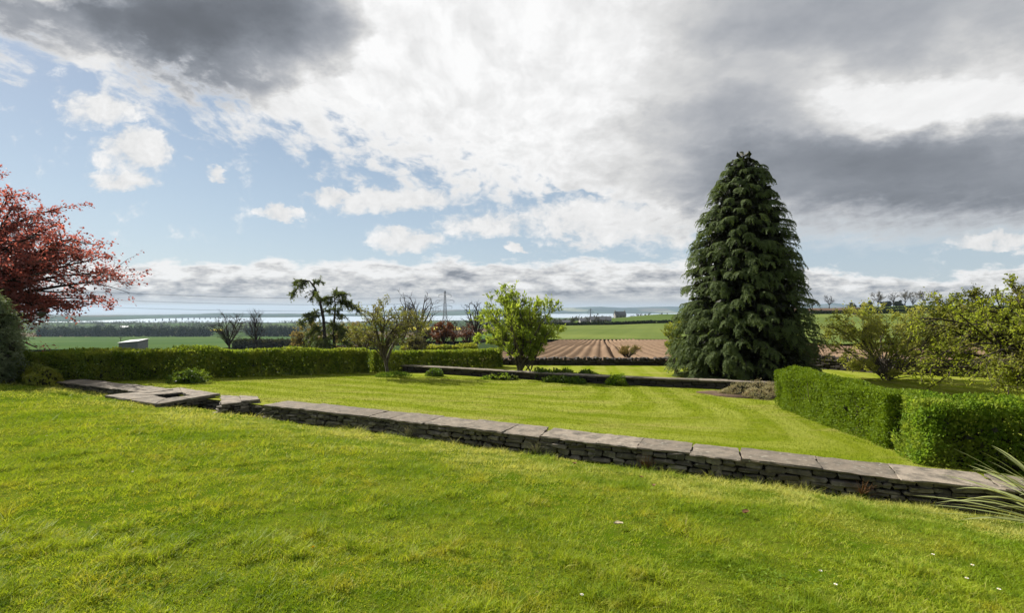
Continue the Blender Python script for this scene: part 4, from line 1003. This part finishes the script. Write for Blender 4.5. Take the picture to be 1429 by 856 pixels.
def strap_plant():
    bx, by = 6.36, 5.7; z0 = float(gz(bx, by)); root = empty('strap_plant', (bx, by, z0)); tag(root, 'spiky clump of long pale yellow-green arching strap leaves at the edge of the picture', 'plant')
    n = 120; az = R.random(n) * 2 * np.pi; el = R.uniform(.2, 1.4, n); L = R.uniform(.75, 1.35, n); o = np.stack([np.cos(az), np.sin(az), np.zeros(n)], 1)
    a = np.array([bx, by, z0 - .02]) + o * R.uniform(.0, .16, n)[:, None]; d = o * np.cos(el)[:, None] + np.array([0, 0, 1]) * np.sin(el)[:, None]
    e = a + d * L[:, None] + o * (.22 * L)[:, None] - np.array([0, 0, 1]) * (R.uniform(.1, .55, n) * L * np.cos(el * .6))[:, None]; e[:, 2] = np.maximum(e[:, 2], z0 + .05); m = a + d * (L * .62)[:, None]
    k = 10; P = bez(a, m, e, k); tg = nrm(np.gradient(P, axis=1)); sd = nrm(np.cross(tg, np.array([0, 0, 1.]) + R.normal(0, .15, (n, 1, 3)))); w = .018 * np.sin(np.linspace(.5, np.pi, k)) ** .7 * R.uniform(.7, 1.2, (n, 1)) + .001
    nn = np.cross(sd, tg); V = np.stack([P - sd * w[..., None] + nn * w[..., None] * .4, P, P + sd * w[..., None] + nn * w[..., None] * .4], 2)
    i = np.arange(n * k * 3).reshape(n, k, 3); q = np.concatenate([np.stack([i[:, :-1, c], i[:, :-1, c + 1], i[:, 1:, c + 1], i[:, 1:, c]], -1).reshape(-1, 4) for c in (0, 1)])
    mb = MB(); mb.add(V.reshape(-1, 3), q); mb.obj('leaf_blades', M_phorm, root, smooth=True)
    cb = MB(); k = 40; P = np.array([bx, by, z0]) + R.normal(0, .07, (k, 3)) * np.array([1, 1, .3]); leaves(cb, P, nrm(R.normal(0, .5, (k, 3)) + np.array([0, 0, .8])), rvec(k), .25, .04); cb.obj('crown', M_pale_leaf, root)
strap_plant()

# ------------------------------------------------------------------ distance: woods, trees on the skyline, farm, pylons
def wood(name, label, spots, hmin, hmax, m, kq=110, group=None):
    mb = MB()
    for x, y in spots:
        z0 = float(gz(x, y)) - .5; h = R.uniform(hmin, hmax); w = h * R.uniform(.42, .7)
        u = rvec(kq); rr = R.uniform(.55, 1.0, kq)[:, None]; P = np.array([x, y, z0 + h * .52]) + u * rr * np.array([w * .6, w * .6, h * .5]) * (1 + .3 * R.normal(0, .5, (kq, 1)))
        leaves(mb, P, rvec(kq), nrm(u + R.normal(0, .5, (kq, 3))), h * .2, h * .15)
    o = mb.obj(name, m); return tag(o, label, 'wood', group, 'stuff')
def line_spots(p, q, n, jy): t = np.linspace(0, 1, n); px = p[0] + (q[0] - p[0]) * t + R.normal(0, 1, n); Y = p[1] + (q[1] - p[1]) * t + R.uniform(0, jy, n); return [(PX(a, b), b) for a, b in zip(px, Y)]
wood('woodland', 'dark conifer belt beyond the green field behind the left hedge', line_spots((55, 605), (292, 620), 110, 30) + line_spots((345, 640), (415, 600), 34, 40), 8.5, 13.5, M_wood_far)
sp = []
for Y0, n in ((720, 30), (850, 40), (1000, 60), (1200, 80), (1450, 90), (1750, 90)):
    for cl in range(n):
        cx_ = R.uniform(-60, 780); yy = Y0 * R.uniform(.93, 1.08); dr = R.normal(0, 1)
        for k in range(R.integers(2, 9)):
            sp.append((PX(cx_, yy) + k * 9 * R.uniform(.7, 1.2), yy + k * dr * 2))
wood('woodland', 'scattered hedgerow trees over the hazy valley in front of the water', sp, 6, 11, M_tree_far, 26)
wood('woodland', 'scrubby trees around the farm buildings', line_spots((752, 300), (800, 330), 22, 60) + line_spots((800, 470), (930, 560), 24, 40) + line_spots((846, 300), (820, 320), 5, 20), 2.5, 5.2, M_tree_far, 60)
hedge('field_hedge', 'thin dark hedge line on the far edge of the green field', [(PX(735, 264), 264), (PX(850, 264), 264), (PX(938, 264), 264)], 1.3, 1.6, M_wood_far, 8, 1.0, .8, inner=.2, rough=.2)
hedge('field_hedge', 'dark hedge line climbing the slope right of the tall conifer', [(PX(1135, 262), 262), (PX(1190, 262), 262), (PX(1300, 255), 255), (PX(1420, 240), 240)], 1.2, 1.6, M_wood_far, 8, 1.0, .8, inner=.2, rough=.2)
hedge('field_hedge', 'upper dark hedge line along the bare brown field below the skyline trees', [(PX(1185, 331), 331), (PX(1300, 325), 325), (PX(1420, 310), 310)], .8, 1.6, M_wood_far, 8, 1.1, .8, inner=.2, rough=.2)
hedge('field_hedge', 'low scrubby hedge across the field left of the larches', [(PX(330, 190), 190), (PX(420, 185), 185)], 2.6, 4, M_tree_far, 5, 1.4, 1.0, inner=.4, rough=.4)
sky = [(1134, 416, 15, 'bare', 'small bare skyline tree close to the tall conifer'), (1157, 411, 16, 'bare', 'taller bare skyline tree with a domed crown, second from the conifer'),
       (1188, 423, 12, 'leaf', 'round green skyline bush right after the bare pair'), (1205, 424, 8, 'leaf', 'tiny green skyline bush in the gap'), (1214, 422, 7, 'leaf', 'small dark bush on the edge of the brown field'),
       (1225, 408, 22, 'brown', 'flat-topped brown skyline tree standing alone'), (1247, 407, 15, 'bare', 'narrow bare skyline tree over the dark evergreens'), (1263, 406, 18, 'brown', 'round brown-crowned skyline tree, second of the cluster'),
       (1291, 404, 32, 'brown', 'broadest brown domed skyline tree at the end of the row'), (1236, 421, 16, 'dark', 'dark evergreen bush below the narrow bare tree'), (1255, 421, 12, 'dark', 'dark evergreen bush below the round brown tree'),
       (1274, 415, 9, 'bare', 'slim bare tree between the two brown domes')]
M_dome = foliage('bud_brown', (.07, .058, .036), (.11, .09, .055), trans=.25)
for px_, py_, w_, kind, lab in sky:
    Yt = 432; h = hpx(py_, px_, Yt)
    far_tree('skyline_tree', lab, 'tree', px_, Yt + R.uniform(-6, 6), h, wpx(w_, Yt), {'bare': None, 'leaf': M_tree_far, 'brown': M_dome, 'dark': M_wood_far}[kind], {'bare': 0, 'leaf': 4, 'brown': 2, 'dark': 5}[kind], .6 if kind != 'dark' else .9,
             'trees along the skyline', r0=.32, tr=.06 if kind == 'bare' else .05, limbs=12, secs=6, twigs=5, cz=.62 if kind in ('bare', 'brown') else .5, rz=.38 if kind in ('bare', 'brown') else .5, umin=-.15 if kind in ('bare', 'brown') else -.8)
for i, px_ in enumerate((1216, 1222)): pass
def gable(mb_w, mb_r, c, lx, ly, wall_h, roof_h, rz=0.0):
    hx, hy = lx / 2, ly / 2; ca, sa = math.cos(rz), math.sin(rz)
    T = lambda v: np.stack([np.array(v)[:, 0] * ca - np.array(v)[:, 1] * sa + c[0], np.array(v)[:, 0] * sa + np.array(v)[:, 1] * ca + c[1], np.array(v)[:, 2] + c[2]], 1)
    mb_w.add(T([(-hx, -hy, -1), (hx, -hy, -1), (hx, hy, -1), (-hx, hy, -1), (-hx, -hy, wall_h), (hx, -hy, wall_h), (hx, hy, wall_h), (-hx, hy, wall_h), (-hx, 0, wall_h + roof_h * .97), (hx, 0, wall_h + roof_h * .97)]),
             [np.array([[0, 1, 5, 4], [1, 2, 6, 5], [2, 3, 7, 6], [3, 0, 4, 7]]), np.array([[4, 8, 7], [5, 6, 9]])])
    o = .3; V = []
    for sy in (-1, 1):
        V += [(-hx - o, sy * (hy + o), wall_h - .15), (hx + o, sy * (hy + o), wall_h - .15), (hx + o, 0, wall_h + roof_h + .1), (-hx - o, 0, wall_h + roof_h + .1)]
    V = np.array(V, float); V2 = V.copy(); V2[:, 2] -= .18
    A = np.concatenate([V, V2]); q = np.array([[0, 1, 2, 3], [5, 4, 7, 6], [8, 11, 10, 9], [13, 14, 15, 12], [0, 8, 9, 1], [4, 5, 13, 12], [0, 3, 11, 8], [1, 9, 10, 2], [4, 12, 15, 7], [5, 6, 14, 13]])
    mb_r.add(T(A), q)
def house(name, label, px, Y, lx, ly, wh, rh, rz=0, chim=True, wins=3, cat='house', wm=M_housewall, rm=M_slate, group=None):
    x = PX(px, Y); z = float(gz(x, Y)); root = empty(name, (x, Y, z)); tag(root, label, cat, group); w, r = MB(), MB(); gable(w, r, (x, Y, z), lx, ly, wh, rh, rz)
    w.obj('wall', wm, root); ro = r.obj('roof', rm, root); ca, sa = math.cos(rz), math.sin(rz)
    for i in range(wins):
        u = (-.5 + (i + .5) / wins) * lx * .9; b = MB(); box(b, (x + u * ca + (ly / 2 + .03) * sa, Y + u * sa - (ly / 2 + .03) * ca, z + wh * .55), .9, .08, 1.1, rz); b.obj('window', M_window, root)
    if chim:
        for s in (-1, 1):
            b = MB(); u = s * (lx / 2 - .4); box(b, (x + u * ca, Y + u * sa, z + wh + rh + .5), .7, .7, 1.6, rz); b.obj('chimney', wm, root)
house('farmhouse', 'slate-roofed stone house with chimneys on the rise by the water', 865, 455, 9.5, 6.5, 3.0, 3.0, .05)
house('barn', 'long low grey stone barn left of the house on the rise', 838, 330, 13, 6, 2.0, 1.9, -.05, False, 4, 'barn')
house('barn', 'lower grey farm shed at the left end of the farm', 817, 340, 8, 6, 1.6, 1.5, .1, False, 2, 'barn')
house('barn', 'low grey farm building half hidden by the lime green bush', 786, 345, 9, 6, 1.7, 1.5, 0, False, 2, 'barn')
def shed():
    Y = 112; x = PX(186.5, Y); z = float(gz(x, Y)); w = wpx(26, Y); zt = PZ(477, Y); root = empty('field_shed', (x, Y, z)); tag(root, 'small grey boarded field shed with a pale sloping roof over the left hedge', 'shed')
    mb = MB(); V = [(-w / 2, -1.6, -.2), (w / 2, -1.6, -.2), (w / 2, 1.6, -.2), (-w / 2, 1.6, -.2), (-w / 2, -1.6, zt - z - .25), (w / 2, -1.6, zt - z + .08), (w / 2, 1.6, zt - z + .38), (-w / 2, 1.6, zt - z + .05)]
    mb.add(np.array(V) + np.array([x, Y, z]), BOXF); n = 14
    for i in range(n): box(mb, (x - w / 2 + (i + .5) * w / n, Y - 1.62, z + (zt - z) / 2 - .2), w / n * .82, .05, zt - z - .1, 0, 0)
    mb.obj('wall', M_shed, root)
    rb = MB(); V = []
    for dz in (0, .09): V += [(-w / 2 - .15, -1.85, zt - z - .27 + dz), (w / 2 + .15, -1.85, zt - z + .08 + dz), (w / 2 + .15, 1.8, zt - z + .45 + dz), (-w / 2 - .15, 1.8, zt - z + .09 + dz)]
    rb.add(np.array(V) + np.array([x, Y, z + .03]), BOXF); rb.obj('roof', M_shedroof, root)
    Y = 113; x = PX(168.5, Y); z = float(gz(x, Y)); root = empty('field_post', (x, Y, z)); tag(root, 'thin dark upright pole standing left of the field shed', 'pole')
    mb = MB(); bar(mb, (x, Y, z - .3), (x, Y, PZ(471, Y)), .06, 0, 6); mb.obj('shaft', M_bark_dark, root); mb = MB(); box(mb, (x, Y, PZ(471.5, Y)), .7, .08, .1); mb.obj('crosspiece', M_bark_dark, root)
shed()
def pylon(px, Y, top, label, rr):
    x = PX(px, Y); z0 = float(gz(x, Y)); H = PZ(top, Y) - z0; root = empty('pylon', (x, Y, z0)); tag(root, label, 'pylon', 'pylons in the valley'); mb = MB()
    hw = lambda t: np.interp(t, [0, .45, 1], [.085, .035, .012]) * H
    lv = [0, .12, .23, .33, .42, .5, .58, .66, .74, .82, .9, 1.0]; C = ((-1, -1), (1, -1), (1, 1), (-1, 1)); pt = lambda t, c: (x + c[0] * hw(t), Y + c[1] * hw(t), z0 + t * H)
    for a, b in zip(lv[:-1], lv[1:]):
        for i, c in enumerate(C):
            d = C[(i + 1) % 4]; bar(mb, pt(a, c), pt(b, c), rr); bar(mb, pt(a, c), pt(b, d), rr * .6); bar(mb, pt(a, d), pt(b, c), rr * .6); bar(mb, pt(b, c), pt(b, d), rr * .6)
    mb.obj('lattice_mast', M_steel, root); tips = []
    for t, l in ((.62, .17), (.76, .22), (.90, .15)):
        for s in (-1, 1):
            ab = MB(); tip = (x + s * l * H, Y, z0 + t * H); tips.append(tip)
            for c in (-1, 1): bar(ab, (x + s * hw(t), Y + c * hw(t), z0 + t * H), tip, rr * .8); bar(ab, (x + s * hw(t + .05), Y + c * hw(t), z0 + (t + .05) * H), tip, rr * .6)
            a = ab.obj('crossarm', M_steel, root)
            ib = MB(); bar(ib, tip, (tip[0], tip[1], tip[2] - .06 * H), rr * .9); ib.obj('insulator', M_cable, root)
    return tips, H
tips, PH = pylon(621, 800, 406, 'tall lattice electricity pylon rising behind the rusty red tree', .30)
pylon(824, 1250, 431, 'distant small lattice pylon above the farm buildings', .35)
def cables():
    labs = ['lowest left-going power cable strung from the tall pylon', 'lowest right-side power cable strung from the tall pylon', 'middle left-going power cable strung from the tall pylon', 'middle right-side power cable strung from the tall pylon', 'top left-going power cable strung from the tall pylon', 'top right-side power cable strung from the tall pylon']
    for i, tp in enumerate(tips):
        a = np.array(tp) - np.array([0, 0, .06 * PH]); e = np.array([-640 + (tp[0] - tips[0][0]) * 1.0, 560, a[2] + 11.]); m = (a + e) / 2 - np.array([0, 0, 16]); mb = MB(); tubes(mb, bez(a[None], m[None], e[None], 40), np.full((1, 40), .085), 4)
        tag(mb.obj('power_cable', M_cable, origin=tuple(a)), labs[i], 'cable', 'power cables across the valley')
cables()
def bridge():
    root = empty('bridge', (PX(265, 2420), 2420, -50)); tag(root, 'long low bridge on many piers crossing the far water', 'bridge'); a = np.array([PX(212, 2150), 2150]); b = np.array([PX(330, 2800), 2800]); L = np.linalg.norm(b - a); d = (b - a) / L
    db = MB(); c = (a + b) / 2; box(db, (c[0], c[1], -41.5), L, 5, .8, math.atan2(d[1], d[0])); db.obj('deck', M_steel, root)
    for i in range(15):
        p = a + d * (i + .5) * L / 15; mb = MB(); box(mb, (p[0], p[1], -47), 2.2, 4, 9.8, math.atan2(d[1], d[0])); mb.obj('pier', M_steel, root)
bridge()

# ------------------------------------------------------------------ grass
def grass():
    mb = MB()
    def scatter(n, ymin, ymax):
        # uniform over the visible trapezoid between two depths, in front of the wall
        Y = np.sqrt(R.uniform(ymin ** 2, ymax ** 2, n)); X = R.uniform(-1.12, 1.12, n) * Y; ok = (S_of(X, Y) > .02) & (R.random(n) < .48 + 2.4 * (fbm(X * 4.2, Y * 4.2, 3, 51) - .30)); return X[ok], Y[ok]
    for n, y0, y1, w, hmu, two in ((170000, 2.2, 4.2, .0046, .034, True), (200000, 4.2, 7.0, .0068, .034, False), (190000, 7.0, 11.0, .009, .040, False), (120000, 11, 18, .014, .042, False)):
        X, Y = scatter(n, y0, y1); s = S_of(X, Y); k = len(X)
        cl = fbm(X * 2.2, Y * 2.2, 4, 17); tuft = np.clip((fbm(X * 5.5, Y * 5.5, 3, 23) - .42) * 4, 0, 1)
        h = hmu * R.uniform(.55, 1.35, k) * (.35 + 1.25 * cl) * (1 + 1.9 * tuft ** 2) * np.where(s < .2, R.uniform(.8, 1.7, k), 1)
        Z = garden_z(X, Y - 1e-4) + lawn_bump(X, Y) - .006
        az = R.random(k) * 2 * np.pi; ln = R.uniform(.15, .95, k); d = np.stack([np.cos(az) * ln, np.sin(az) * ln, np.ones(k)], 1)
        a2 = R.random(k) * 2 * np.pi; sd = np.stack([np.cos(a2), np.sin(a2), np.zeros(k)], 1); ww = (w * R.uniform(.6, 1.3, k))[:, None]
        B = np.stack([X, Y, Z], 1)
        mid = B + d * (h * .55)[:, None]; tip = B + np.stack([d[:, 0] * 1.7, d[:, 1] * 1.7, np.ones(k) * .93], 1) * h[:, None]
        if two:
            V = np.stack([B - sd * ww / 2, B + sd * ww / 2, mid + sd * ww * .42, mid - sd * ww * .42, tip], 1); i = np.arange(k)[:, None] * 5
            mb.add(V.reshape(-1, 3), [i + np.array([0, 1, 2, 3]), i + np.array([3, 2, 4])])
        else:
            V = np.stack([B - sd * ww / 2, B + sd * ww / 2, tip], 1); mb.add(V.reshape(-1, 3), [np.arange(k * 3).reshape(k, 3)])
    tag(mb.obj('grass', M_grass), 'short rough grass covering the sloping lawn on the near side of the wall', 'grass', None, 'stuff')
grass()
def mown():
    mb = MB()
    for n, y0, y1, w, h in ((170000, 7, 12.5, .012, .022), (150000, 12.5, 21, .022, .026)):
        Y = np.sqrt(R.uniform(y0 ** 2, y1 ** 2, n)); X = R.uniform(-1.1, 1.05, n) * Y; S = S_of(X, Y); ok = (S < -.68) & (X < 7.3 + .06 * (Y - 9)) & (Y < 22.4 + .62 * (X + 6.2)); X, Y, S = X[ok], Y[ok], S[ok]; k = len(X)
        B = np.stack([X, Y, garden_z(X, Y) + (fbm(X * .5, Y * .5, 3, 9) - .45) * .035 - .003], 1); a2 = R.random(k) * 6.283; sd = np.stack([np.cos(a2), np.sin(a2), np.zeros(k)], 1)
        hh = h * R.uniform(.5, 1.3, k) * np.where(S > -.85, R.uniform(1, 3, k), 1); tip = B + np.stack([R.normal(0, .6, k), R.normal(0, .6, k), np.ones(k)], 1) * hh[:, None]
        V = np.stack([B - sd * w / 2, B + sd * w / 2, tip], 1); mb.add(V.reshape(-1, 3), [np.arange(k * 3).reshape(k, 3)])
    tag(mb.obj('mown_grass', M_lawn_b), 'close-cropped blades of the mown lawn beyond the wall', 'grass', None, 'stuff')
mown()
def wall_tufts():
    for x_, dz, lab in ((571, .0, 'dry straw tuft growing from the wall joint nearest the landing'), (748, .0, 'dry pale tuft at the wall foot in the middle of its length'), (903, .02, 'rusty dry stalks sprouting on the wall face right of the middle'), (1203, .02, 'thin reddish dry stalks on the wall face close to the strap-leaved plant')):
        aa = (x_ - CX) / F; Y = WL0 / (1 - SLOPE * aa) - .06; X = aa * Y; z0 = float(garden_z(X, Y)); root = empty('dry_tuft', (X, Y, z0)); tag(root, lab, 'weed', 'dry tufts along the wall'); n = 46
        a = np.array([X, Y, z0]) + R.normal(0, .02, (n, 3)) * np.array([1, .4, 0]); e = a + np.stack([R.normal(0, .10, n), R.normal(-.05, .05, n), R.uniform(.12, .30, n)], 1); mb = MB(); tubes(mb, bez(a, (a + e) / 2 + np.array([0, 0, .04]), e, 4), np.tile(np.array([.003, .0026, .002, .001]), (n, 1)), 3); mb.obj('stalks', M_pale_leaf if x_ < 800 else M_dead, root)
        mb = MB(); leaves(mb, a, nrm(e - a + R.normal(0, .08, (n, 3))), rvec(n), R.uniform(.06, .14, n), .012); mb.obj('leaf_blades', M_herb, root)
wall_tufts()
def ground_pt(px, py):
    """where the line of sight through a photo position meets the near lawn"""
    lo, hi = 1.5, 20.
    for _ in range(50):
        Y = (lo + hi) / 2
        if PZ(py, Y) > garden_z(PX(px, Y), Y): lo = Y
        else: hi = Y
    return PX(px, lo), lo
def daisies():
    spots = [(52, 567), (165, 602), (185, 662), (65, 612), (1145, 803), (1357, 793), (1166, 825), (1349, 812), (1394, 828), (1302, 779), (812, 838)]
    for x_, y_ in spots:
        x, y = ground_pt(x_, y_); z = float(garden_z(x, y) + lawn_bump(x, y)) + .035; root = empty('daisy', (x, y, z)); tag(root, 'small white daisy flower open among the lawn grass', 'flower', 'daisies in the near lawn')
        n = 13; an = np.linspace(0, 2 * np.pi, n, endpoint=False); o = np.stack([np.cos(an), np.sin(an), np.full(n, .25)], 1); mb = MB(); leaves(mb, np.array([x, y, z]) + o * .003, o, np.tile([0, 0, 1.], (n, 1)), .011, .005); mb.obj('petals', M_petal, root)
        mb = MB(); u = rvec(20); tubes(mb, np.array([[[x, y, z - .002], [x, y, z + .004], [x, y, z + .0055]]]), np.array([[.0045, .004, .0005]]), 8); mb.obj('flower_centre', M_disc, root)
        mb = MB(); bar(mb, (x + .006, y, z - .05), (x, y, z), .001); mb.obj('stem', M_herb, root)
    for x_, y_, lab in ((437, 771, 'yellow dandelion flower half hidden in the grass, the larger of the pair'), (405, 772, 'tiny yellow dandelion flower in the grass, the smaller of the pair')):
        x, y = ground_pt(x_, y_); z = float(garden_z(x, y) + lawn_bump(x, y)) + .04; root = empty('dandelion', (x, y, z)); tag(root, lab, 'flower'); r_ = .017 if x_ > 420 else .011
        n = 46; an = R.random(n) * 2 * np.pi; o = np.stack([np.cos(an), np.sin(an), R.uniform(.15, 1.6, n)], 1); mb = MB(); leaves(mb, np.tile([x, y, z], (n, 1)), o, rvec(n), r_, .005); mb.obj('petals', M_dandelion, root)
        mb = MB(); bar(mb, (x, y, z - .05), (x, y, z), .0018); mb.obj('stem', M_herb, root)
daisies()
def fallen():
    for x_, y_, L, m, lab in ((912, 683, .075, M_dead, 'small curled brown dead leaf on the grass below the wall'), (1041, 723, .10, M_dead, 'largest curled brown dead leaf lying on the dry grass strip'), (863, 743, .085, M_pale_leaf, 'bleached straw-coloured dead leaf lying on the grass'), (895, 670, .06, M_dead, 'dark dead leaf fragment just beneath the wall'), (802, 652, .07, M_dead, 'dark brown dead leaf in the grass close to the middle of the wall')):
        x, y = ground_pt(x_, y_); z = float(garden_z(x, y) + lawn_bump(x, y)) + .045; n = 7; t = np.linspace(0, 1, n); w = .32 * L * np.sin(np.pi * (t * .9 + .05)) + .002; an = R.uniform(0, 6.28); ca, sa = math.cos(an), math.sin(an)
        V = []
        for i in range(n):
            for j in (-1, 0, 1): u = (t[i] - .5) * L; v = j * w[i]; V.append((x + u * ca - v * sa, y + u * sa + v * ca, z + abs(j) * w[i] * .75 + .25 * L * (t[i] - .5) ** 2 * 2 + R.normal(0, .002)))
        tag(mesh_obj('dead_leaf', V, [grid_faces(n, 3)], m, smooth=True, origin=(x, y, z)), lab, 'leaf', 'dead leaves on the near lawn')
fallen()
def weeds():
    mb = MB()
    for x_, y_, sp_, n in ((620, 662, .45, 120), (640, 690, .5, 140), (770, 690, .3, 60), (150, 640, .5, 90), (270, 722, .28, 70), (230, 745, .35, 80), (1080, 812, .22, 60), (1090, 820, .2, 50), (900, 715, .25, 60), (930, 735, .2, 40), (60, 700, .3, 60), (480, 665, .35, 60), (560, 720, .3, 60), (1195, 712, .4, 60), (735, 800, .25, 50), (200, 815, .25, 60), (1330, 745, .4, 60), (330, 640, .6, 80), (40, 630, .5, 80)):
        x, y = ground_pt(x_, y_); P = np.stack([x + R.normal(0, sp_, n), y + R.normal(0, sp_ * .6, n), np.zeros(n)], 1); P[:, 2] = garden_z(P[:, 0], P[:, 1]) + lawn_bump(P[:, 0], P[:, 1]) + R.uniform(.02, .05, n); leaves(mb, P, nrm(R.normal(0, 1, (n, 3)) * np.array([1, 1, .2]) + np.array([0, 0, .15])), nrm(R.normal(0, .3, (n, 3)) + np.array([0, 0, 1])), R.uniform(.02, .045, n), R.uniform(.014, .026, n))
    tag(mb.obj('lawn_weeds', foliage('weed_leaf', (.075, .13, .012), (.13, .20, .02), (.17, .25, .04), .4, .7, .0, 8)), 'patches of broad-leaved clover and plantain spread through the near lawn', 'weeds', None, 'stuff')
weeds()
# air over the valley
def haze():
    mb = MB(); box(mb, (0, 4000, -6), 26000, 11000, 120); m = bpy.data.materials.new('haze'); m.use_nodes = True; nt = m.node_tree; nt.nodes.clear(); o = nt.nodes.new('ShaderNodeOutputMaterial'); v = nt.nodes.new('ShaderNodeVolumePrincipled')
    v.inputs['Color'].default_value = (.42, .54, .69, 1); v.inputs['Density'].default_value = .85e-4; v.inputs['Anisotropy'].default_value = .25; nt.links.new(v.outputs[0], o.inputs['Volume'])
    tag(mb.obj('haze', m), kind='stuff')
haze()
